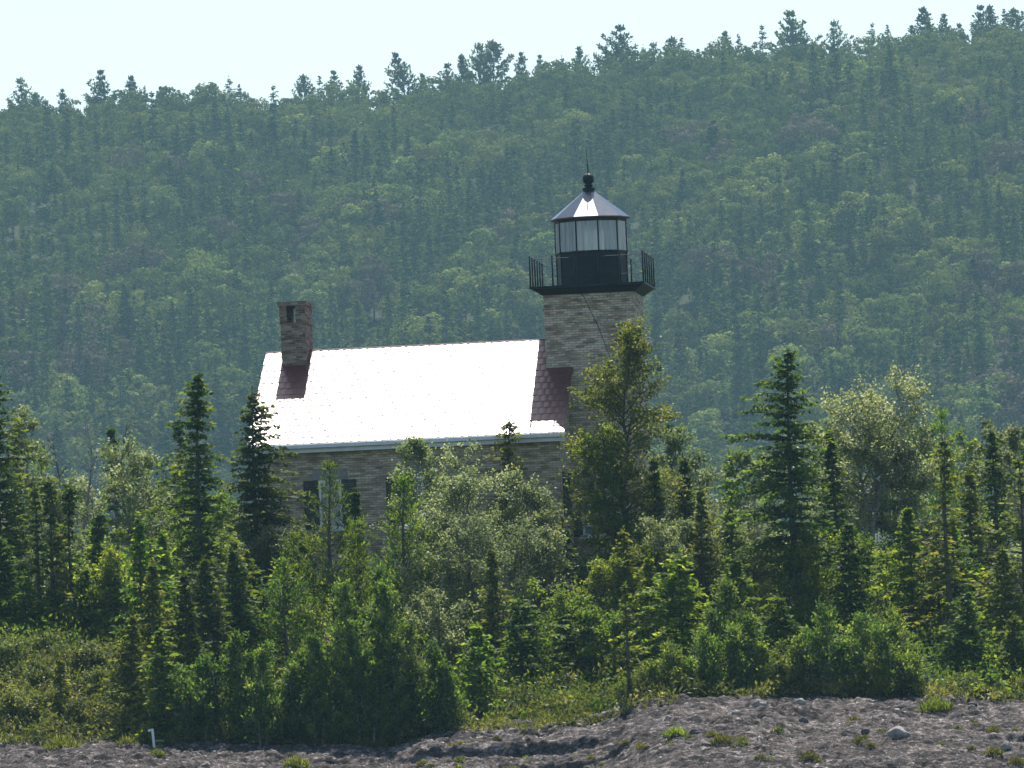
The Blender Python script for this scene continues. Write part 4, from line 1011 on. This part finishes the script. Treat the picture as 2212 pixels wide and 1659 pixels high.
tuft(2022, 1540, 0.75, 'dark green bush on the rock between the two pale boulders', 'shrub', 500, 'small_bush')
tuft(1460, 1596, 0.5, 'grey-green low bush on the rock below the mat tongue', 'shrub', 300, 'small_bush')
tuft(1560, 1612, 0.5, 'orange-tinged grass tuft on the rock near the grey-green bush')
tuft(1600, 1606, 0.35, 'smaller grass tuft beside the orange-tinged one')
tuft(1748, 1638, 0.42, 'upright yellow-green tuft low on the rock in the middle')
tuft(1642, 1642, 0.25, 'tiny bright tuft near the bottom of the rock')
tuft(1860, 1608, 0.4, 'yellow-green tuft near the large pale boulder')
tuft(2145, 1626, 0.45, 'yellow grass tuft below the far end boulder')
tuft(2195, 1642, 0.45, 'reddish-yellow tuft at the bottom corner of the rock')
tuft(1845, 1560, 0.3, 'small green tuft above the large pale boulder')
tuft(275, 1615, 0.5, 'upright olive tuft beside the white marker post', 'tuft', 260)
tuft(135, 1618, 0.8, 'wide low mat of green on the rock under the juniper slope', 'juniper', 420, 'small_bush')
tuft(640, 1652, 0.6, 'olive tuft at the bottom edge under the cedar row', 'juniper', 320, 'small_bush')
tuft(340, 1640, 0.4, 'small olive tuft below the white marker post', 'juniper')
tuft(2118, 1505, 0.55, 'pale green rounded plant at the crest near the half-dead trunk', 'shrub', 350, 'small_bush')
tuft(1180, 1560, 0.5, 'grey-green plant at the lower edge of the mat tongue', 'juniper', 320, 'small_bush')
tuft(2100, 1560, 0.28, 'sparse grass tuft on the upper rock towards the frame edge')

trng = random.Random(21)
for k in range(40):
    u = trng.uniform(900, 2200); v = trng.uniform(1535, 1652) if u > 1350 else trng.uniform(1600, 1655)
    tuft(u, v, trng.uniform(0.16, 0.34), 'small dry tuft scattered over the bare rock', trng.choice(['tuft', 'juniper', 'tuft']), 180, group='small tufts scattered over the rock')
def boulder(u, v, w_, h_, label, m='boulder'):
    x, y = at_rock(u, v); rng = np.random.default_rng(int(u + v))
    import bmesh
    bm = bmesh.new(); bmesh.ops.create_icosphere(bm, subdivisions=4, radius=1.0)
    s = rng.random(3) * 10
    for vtx in bm.verts:
        c = vtx.co.copy()
        k = 1 + 0.55 * (float(fbm(np.array([c.x * 1.3 + s[0]]), np.array([c.y * 1.3 + c.z * 1.7 + s[1]]), 4)[0]) - 0.5)
        facet = Vector((0.9 if c.x > 0 else -0.9, 0.3, 0.8)).normalized(); d = c.dot(facet)
        if d > 0.78: k *= 0.78 / d
        vtx.co = Vector((c.x * w_ * k, c.y * w_ * 0.8 * k, c.z * h_ * k))
    me = bpy.data.meshes.new('boulder'); bm.to_mesh(me); bm.free(); me.materials.append(M[m])
    me.polygons.foreach_set('use_smooth', [True] * len(me.polygons))
    o = link('boulder', me); o.location = (x, y, surf(x, y) + h_ * 0.25); o.rotation_euler = (0, 0, rng.random() * 0.6 - 0.3)
    tag(o, label, 'boulder', 'boulders on the rocky shore')
boulder(1940, 1592, 0.37, 0.24, 'large pale boulder lying alone on the open rock')
boulder(1640, 1532, 0.22, 0.16, 'pale rounded boulder near the crest before the green cedar')
boulder(1728, 1530, 0.2, 0.14, 'flat pale boulder on the crest beside the dark green bush')
boulder(1502, 1595, 0.2, 0.16, 'dark boulder beside the grey-green low bush', 'boulder_dark')
boulder(2174, 1612, 0.15, 0.16, 'small pale upright boulder near the frame edge')
boulder(1590, 1545, 0.13, 0.09, 'small pale boulder below the rounded one near the crest')
boulder(1735, 1556, 0.16, 0.13, 'brownish boulder just below the dark green bush', 'boulder_dark')
boulder(1445, 1555, 0.12, 0.1, 'small grey boulder near the tip of the mat tongue', 'boulder')
boulder(1935, 1540, 0.16, 0.08, 'flat grey boulder above the large pale one')
boulder(2100, 1530, 0.15, 0.1, 'dark flat boulder on the crest towards the frame edge', 'boulder_dark')
boulder(1870, 1585, 0.15, 0.1, 'dark boulder beside the large pale boulder', 'boulder_dark')
boulder(1320, 1610, 0.14, 0.12, 'whitish boulder low on the rock below the mat tongue', 'boulder')
boulder(1270, 1635, 0.2, 0.14, 'dark blocky boulder at the bottom of the rock below the mat tongue', 'boulder_dark')

# white marker post
mx_, my_ = at_rock(331, 1608)
my_ -= 0.6; _q = P(331, 1611, my_); mx_ = _q.x
mp_ = empty('marker_post', (mx_, my_, _q.z - 0.12))
tag(mp_, 'short white post leaning at the edge of the juniper slope by the rock', 'post')
zt = (P(331, 1574, my_).z - mp_.location.z)
MB().tube([(0.03, 0, 0), (0, 0, zt * 0.8), (-0.012, 0, zt)], [0.042, 0.04, 0.04], 10).build('post', M['white'], mp_, smooth=False)
MB().tube([(-0.05, 0, zt * 0.93), (-0.14, 0, zt * 0.9)], [0.04, 0.03], 8).build('cap', M['white'], mp_)
MB().tube([(0.055, 0, zt * 0.4), (0.33, 0.02, zt * 0.42)], [0.025, 0.015], 8).build('stub', M['bark_grey'], mp_)

# ------------------------------------------------------------------ the hillside forest
def hill_broadleaf(seed, h, r, q=560, size=0.6, squash=1.0):
    T = Tree(seed); rng = T.rng
    T.wood.tube([(0, 0, -1), (0.1, 0, h * 0.45), (0.0, 0.1, h * 0.75)], [0.16, 0.12, 0.05], 5)
    nc = 15
    cs = []
    for i in range(nc):
        f = (i + 0.5) / nc; a = i * 2.4 + rng.random(); g = 0.32 + 0.56 * f
        rr = r * 0.72 * math.sqrt(max(0.05, 1 - ((g - 0.5) / 0.5) ** 2)) * (0.6 + 0.5 * rng.random())
        cs.append((rr * math.cos(a), rr * math.sin(a), h * g * squash + 0.4 * rng.normal(), r * (0.3 + 0.2 * rng.random()), rng.random()))
    per = q // nc
    for cx, cy, cz, cr, br in cs:
        d = rdir(rng, per); d[:, 2] = np.abs(d[:, 2]) * 1.15 - 0.3; d = unit(d)
        C = np.array([cx, cy, cz]) + d * cr * (0.75 + 0.32 * rng.random((per, 1))) * np.array([1, 1, 0.9])
        t = rng.normal(size=(per, 3)); t = t - d * (t * d).sum(1, keepdims=True)
        D = unit(t) + d * 0.25
        L = size * (0.6 + 0.7 * rng.random(per))
        T.leaf(C - D * (L * 0.5)[:, None], D, L, size * 0.85 * (0.6 + 0.6 * rng.random(per)), 0.4, 0.25 + 0.45 * br + 0.1 * rng.random(), up=d + np.array([0, 0, 0.2]))
    return T
def hill_conifer(seed, h, r, lo=False):
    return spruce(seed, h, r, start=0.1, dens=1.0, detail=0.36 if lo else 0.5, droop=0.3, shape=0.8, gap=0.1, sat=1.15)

NV = 9
vr = random.Random(5)
con_hi = [hill_conifer(200 + k, 10, 1.8 + 0.8 * vr.random()) for k in range(NV)]
con_lo = [hill_conifer(300 + k, 10, 1.8 + 0.8 * vr.random(), True) for k in range(NV)]
brd_hi = [hill_broadleaf(400 + k, 9.5, 2.7 + 1.3 * vr.random(), 1600, 0.46) for k in range(NV)]
brd_lo = [hill_broadleaf(500 + k, 9.5, 2.7 + 1.3 * vr.random(), 780, 0.6) for k in range(NV)]
pin_hi = [pine(600 + k, 11, 2.9 + 1.0 * vr.random(), start=0.2, detail=0.42, ragged=0.5, lean=0.05 * (vr.random() - 0.5)) for k in range(NV)]

def whole_mesh(T, name, ml):
    """crown and trunk of a far tree in one mesh with two materials"""
    V, Fq, A = T.arrays(); wv = np.array(T.wood.v, np.float32)
    qs = [f for f in T.wood.f if len(f) == 4]
    nV = len(V); F2 = np.array(qs, np.int32) + nV
    me = np_mesh(name, np.concatenate([V, wv]), np.concatenate([Fq, F2]), [M[ml], M['bark']], np.concatenate([A, np.full(len(wv), 0.3)]))
    mi = np.zeros(len(Fq) + len(F2), np.int32); mi[len(Fq):] = 1
    me.polygons.foreach_set('material_index', mi)
    return me
con_me = [whole_mesh(t, 'hill_spruce', 'hill_conifer') for t in con_hi]
brd_me = [whole_mesh(t, 'hill_leafy_tree', 'hill_leaf') for t in brd_hi]
bare_me = [whole_mesh(t, 'hill_leafy_tree', 'hill_bare') for t in brd_hi[:2]]
pin_me = [whole_mesh(t, 'hill_pine', 'hill_conifer') for t in pin_hi]

# positions on the slope
hx, hy = [], []
cell = 5.3
yy = 1252.0
while yy < 1668:
    half = 0.07 * yy + 20
    n = int(2 * half / cell)
    xx = np.linspace(-half, half, n) + RNG.uniform(-0.45, 0.45, n) * cell
    hx.append(xx); hy.append(yy + RNG.uniform(-0.45, 0.45, n) * cell); yy += cell
hx = np.concatenate(hx); hy = np.concatenate(hy); hzv = gz(hx, hy)
patch = fbm(hx / 38 + 5, hy / 30, 3, 61)
rnd = RNG.random(len(hx)); patch2 = fbm(hx / 30 + 50, hy / 26 + 3, 3, 67)
is_con = (rnd < np.clip(0.58 + 1.6 * (0.5 - patch) - 0.12 * sstep(1400, 1620, hy), 0.12, 0.85)) & (hy < 1605)
scal = 0.7 + 0.5 * RNG.random(len(hx)); scal = scal * (0.72 + 0.6 * fbm(hx / 24 + 9, hy / 22, 2, 63)) * (1 + 0.2 * (1 - sstep(1270, 1450, hy)))
scal = np.where(is_con, scal * (0.84 + 0.7 * RNG.random(len(hx)) ** 2), scal * np.where(hy > 1605, 0.86, 0.96))
# visible and large in the picture?
cand = []
for i in range(len(hx)):
    u, v = project(hx[i], hy[i], hzv[i] + 8 * scal[i])
    vb = 1000
    if 560 < u < 1180: vb = 745
    if 1150 < u < 1400: vb = 690
    inside = -10 < u < 2222 and v < vb and v < 960
    if 1195 < u < 1360 and 470 < v < 630: inside = False
    cand.append((inside, u, v))
score = np.array([(scal[i] / hy[i]) if cand[i][0] else -1 for i in range(len(hx))])
chosen = np.zeros(len(hx), bool)
for flag, lim in ((True, 250), (False, 275)):
    ids = np.where((is_con == flag) & (score > 0))[0]
    ids = ids[np.argsort(-score[ids])][:lim]; chosen[ids] = True
def zone(u, v):
    if u < 560: a = 'beyond the chimney'
    elif u < 1290: a = 'above the roof'
    elif u < 1800: a = 'past the tower'
    else: a = 'over the largest spruce and pale birches'
    return a
for i in np.where(chosen)[0]:
    u, v = cand[i][1], cand[i][2]; z_ = zone(u, v)
    tall = scal[i] > (0.95 if is_con[i] else 0.9)
    if is_con[i]:
        o = link('hill_spruce', con_me[i % NV])
        tag(o, ('tall dark pointed spruce' if tall else 'small dark pointed spruce') + ' on the hazy hillside ' + z_, 'tree', ('tall' if tall else 'small') + ' hillside spruces ' + z_)
    else:
        bare = (patch2[i] < 0.42 and rnd[i] > 0.72)
        o = link('hill_leafy_tree', bare_me[i % 2] if bare else brd_me[i % NV])
        kd = 'thin brownish tree' if bare else ('wide rounded leafy tree' if tall else 'small rounded leafy tree')
        tag(o, kd + ' on the hazy hillside ' + z_, 'tree', kd + 's on the hillside ' + z_)
    o.location = (hx[i], hy[i], hzv[i] - 0.3); s = scal[i]
    o.scale = (s * (0.85 + 0.3 * rnd[i]), s * (0.85 + 0.3 * rnd[i]), s); o.rotation_euler = (0, 0, rnd[i] * 37)
# the rest of the wood as one mass
def mass(ids, trees, m, name, label):
    VV, AA = [], []
    for i in ids:
        V, F_, A = trees[i % NV].arrays()
        if len(V) == 0: continue
        a = rnd[i] * 37; c, s = math.cos(a), math.sin(a); k = scal[i]
        X = V[:, 0] * c - V[:, 1] * s; Y_ = V[:, 0] * s + V[:, 1] * c
        VV.append(np.stack([X * k + hx[i], Y_ * k + hy[i], V[:, 2] * k + hzv[i] - 0.3], 1).astype(np.float32))
        AA.append(np.clip(A + np.sin(i * 12.9) * 0.2 + (patch2[i] - 0.5) * 0.9, 0, 1))
    V = np.concatenate(VV); A = np.concatenate(AA)
    tag(link(name, np_mesh(name, V, np.arange(len(V)).reshape(-1, 4), M[m], A)), label, 'forest', kind='stuff')
topv = np.array([c[2] for c in cand]); keep = topv < 1075
mass(np.where(~chosen & is_con & keep)[0], con_lo, 'hill_conifer', 'conifer_forest', 'mass of dark conifers mixed through the forest covering the hillside')
mass(np.where(~chosen & ~is_con & keep)[0], brd_lo, 'hill_leaf', 'broadleaf_forest', 'mass of grey-green broadleaf canopy covering the hazy hillside')

# pines breaking the skyline
SKY = [(20, 205, 's'), (45, 168, 'p'), (75, 200, 'p'), (135, 195, 'p'), (218, 158, 'P'), (285, 166, 'p'), (312, 186, 's'), (347, 188, 'p'), (430, 188, 'p'), (495, 163, 's'), (515, 182, 's'),
       (655, 162, 'p'), (690, 164, 's'), (722, 158, 'P'), (775, 143, 'p'), (880, 116, 'w'), (912, 160, 'p'), (965, 140, 'p'), (1000, 118, 'p'), (1035, 94, 'p'), (1065, 88, 'P'), (1125, 116, 'p'), (1165, 124, 'p'), (1212, 118, 's'), (1250, 104, 'p'),
       (1310, 98, 's'), (1338, 58, 'P'), (1388, 96, 's'), (1415, 92, 'p'), (1450, 80, 'p'), (1472, 82, 's'), (1507, 110, 'p'), (1567, 70, 'p'), (1594, 74, 's'), (1642, 54, 's'), (1707, 27, 'P'), (1737, 74, 's'), (1800, 44, 'p'), (1885, 50, 's'), (1917, 54, 's'), (1970, 60, 'p'),
       (2015, 14, 'w'), (2040, 34, 'p'), (2072, 52, 'p'), (2118, 14, 'p'), (2140, 12, 'p'), (2168, 20, 's'), (2190, 18, 'p'), (2208, 24, 's')]
near_words = ['standing high above the skyline', 'just topping the skyline']
for k, (u, v, kd) in enumerate(SKY):
    Y = RIDGE_Y + 4 + (k % 3) * 3; p = P(u, v, Y); z0 = gz1(p.x, Y) - 1.0; h = p.z - z0
    if kd == 's': me = con_me[k % NV]; bh = 10.0; nm = 'hill_spruce'; lb = 'pointed spruce'
    else: me = pin_me[k % NV]; bh = 11.0; nm = 'hill_pine'; lb = {'p': 'ragged pine', 'P': 'large bushy pine', 'w': 'windswept lopsided pine'}[kd]
    o = link(nm, me); o.location = (p.x, Y, z0)
    s = h / bh; wd = {'s': 0.95, 'p': 0.82, 'P': 1.05, 'w': 0.95}[kd] * max(1.0, s)
    o.scale = (wd, wd, s); o.rotation_euler = (0, R(8) if kd == 'w' else 0, k * 1.9)
    zn = ('over the frame edge farthest from the tower' if u < 250 else 'over the chimney end of the house' if u < 620 else 'above the middle of the roof' if u < 1000 else 'near the lantern' if u < 1350 else 'past the lantern' if u < 1700 else 'over the largest spruce' if u < 1960 else 'at the highest end of the ridge')
    tag(o, lb + ' silhouetted on the skyline ' + zn, 'tree', lb + 's on the skyline ' + zn)

# ------------------------------------------------------------------ haze
hm, t, o_ = mat('summer_haze')
pv = N(t, 'ShaderNodeVolumePrincipled')
pv.inputs['Color'].default_value = (0.43, 0.77, 0.93, 1); pv.inputs['Density'].default_value = 0.0001; pv.inputs['Anisotropy'].default_value = 0.1
t.links.new(pv.outputs[0], o_.inputs['Volume'])
hz_ = MB().box(-3200, 3200, -500, 6200, -30, 230).build('haze', hm)
tag(hz_, kind='stuff', label='thin blue summer haze filling the air over the bay', cat='haze')
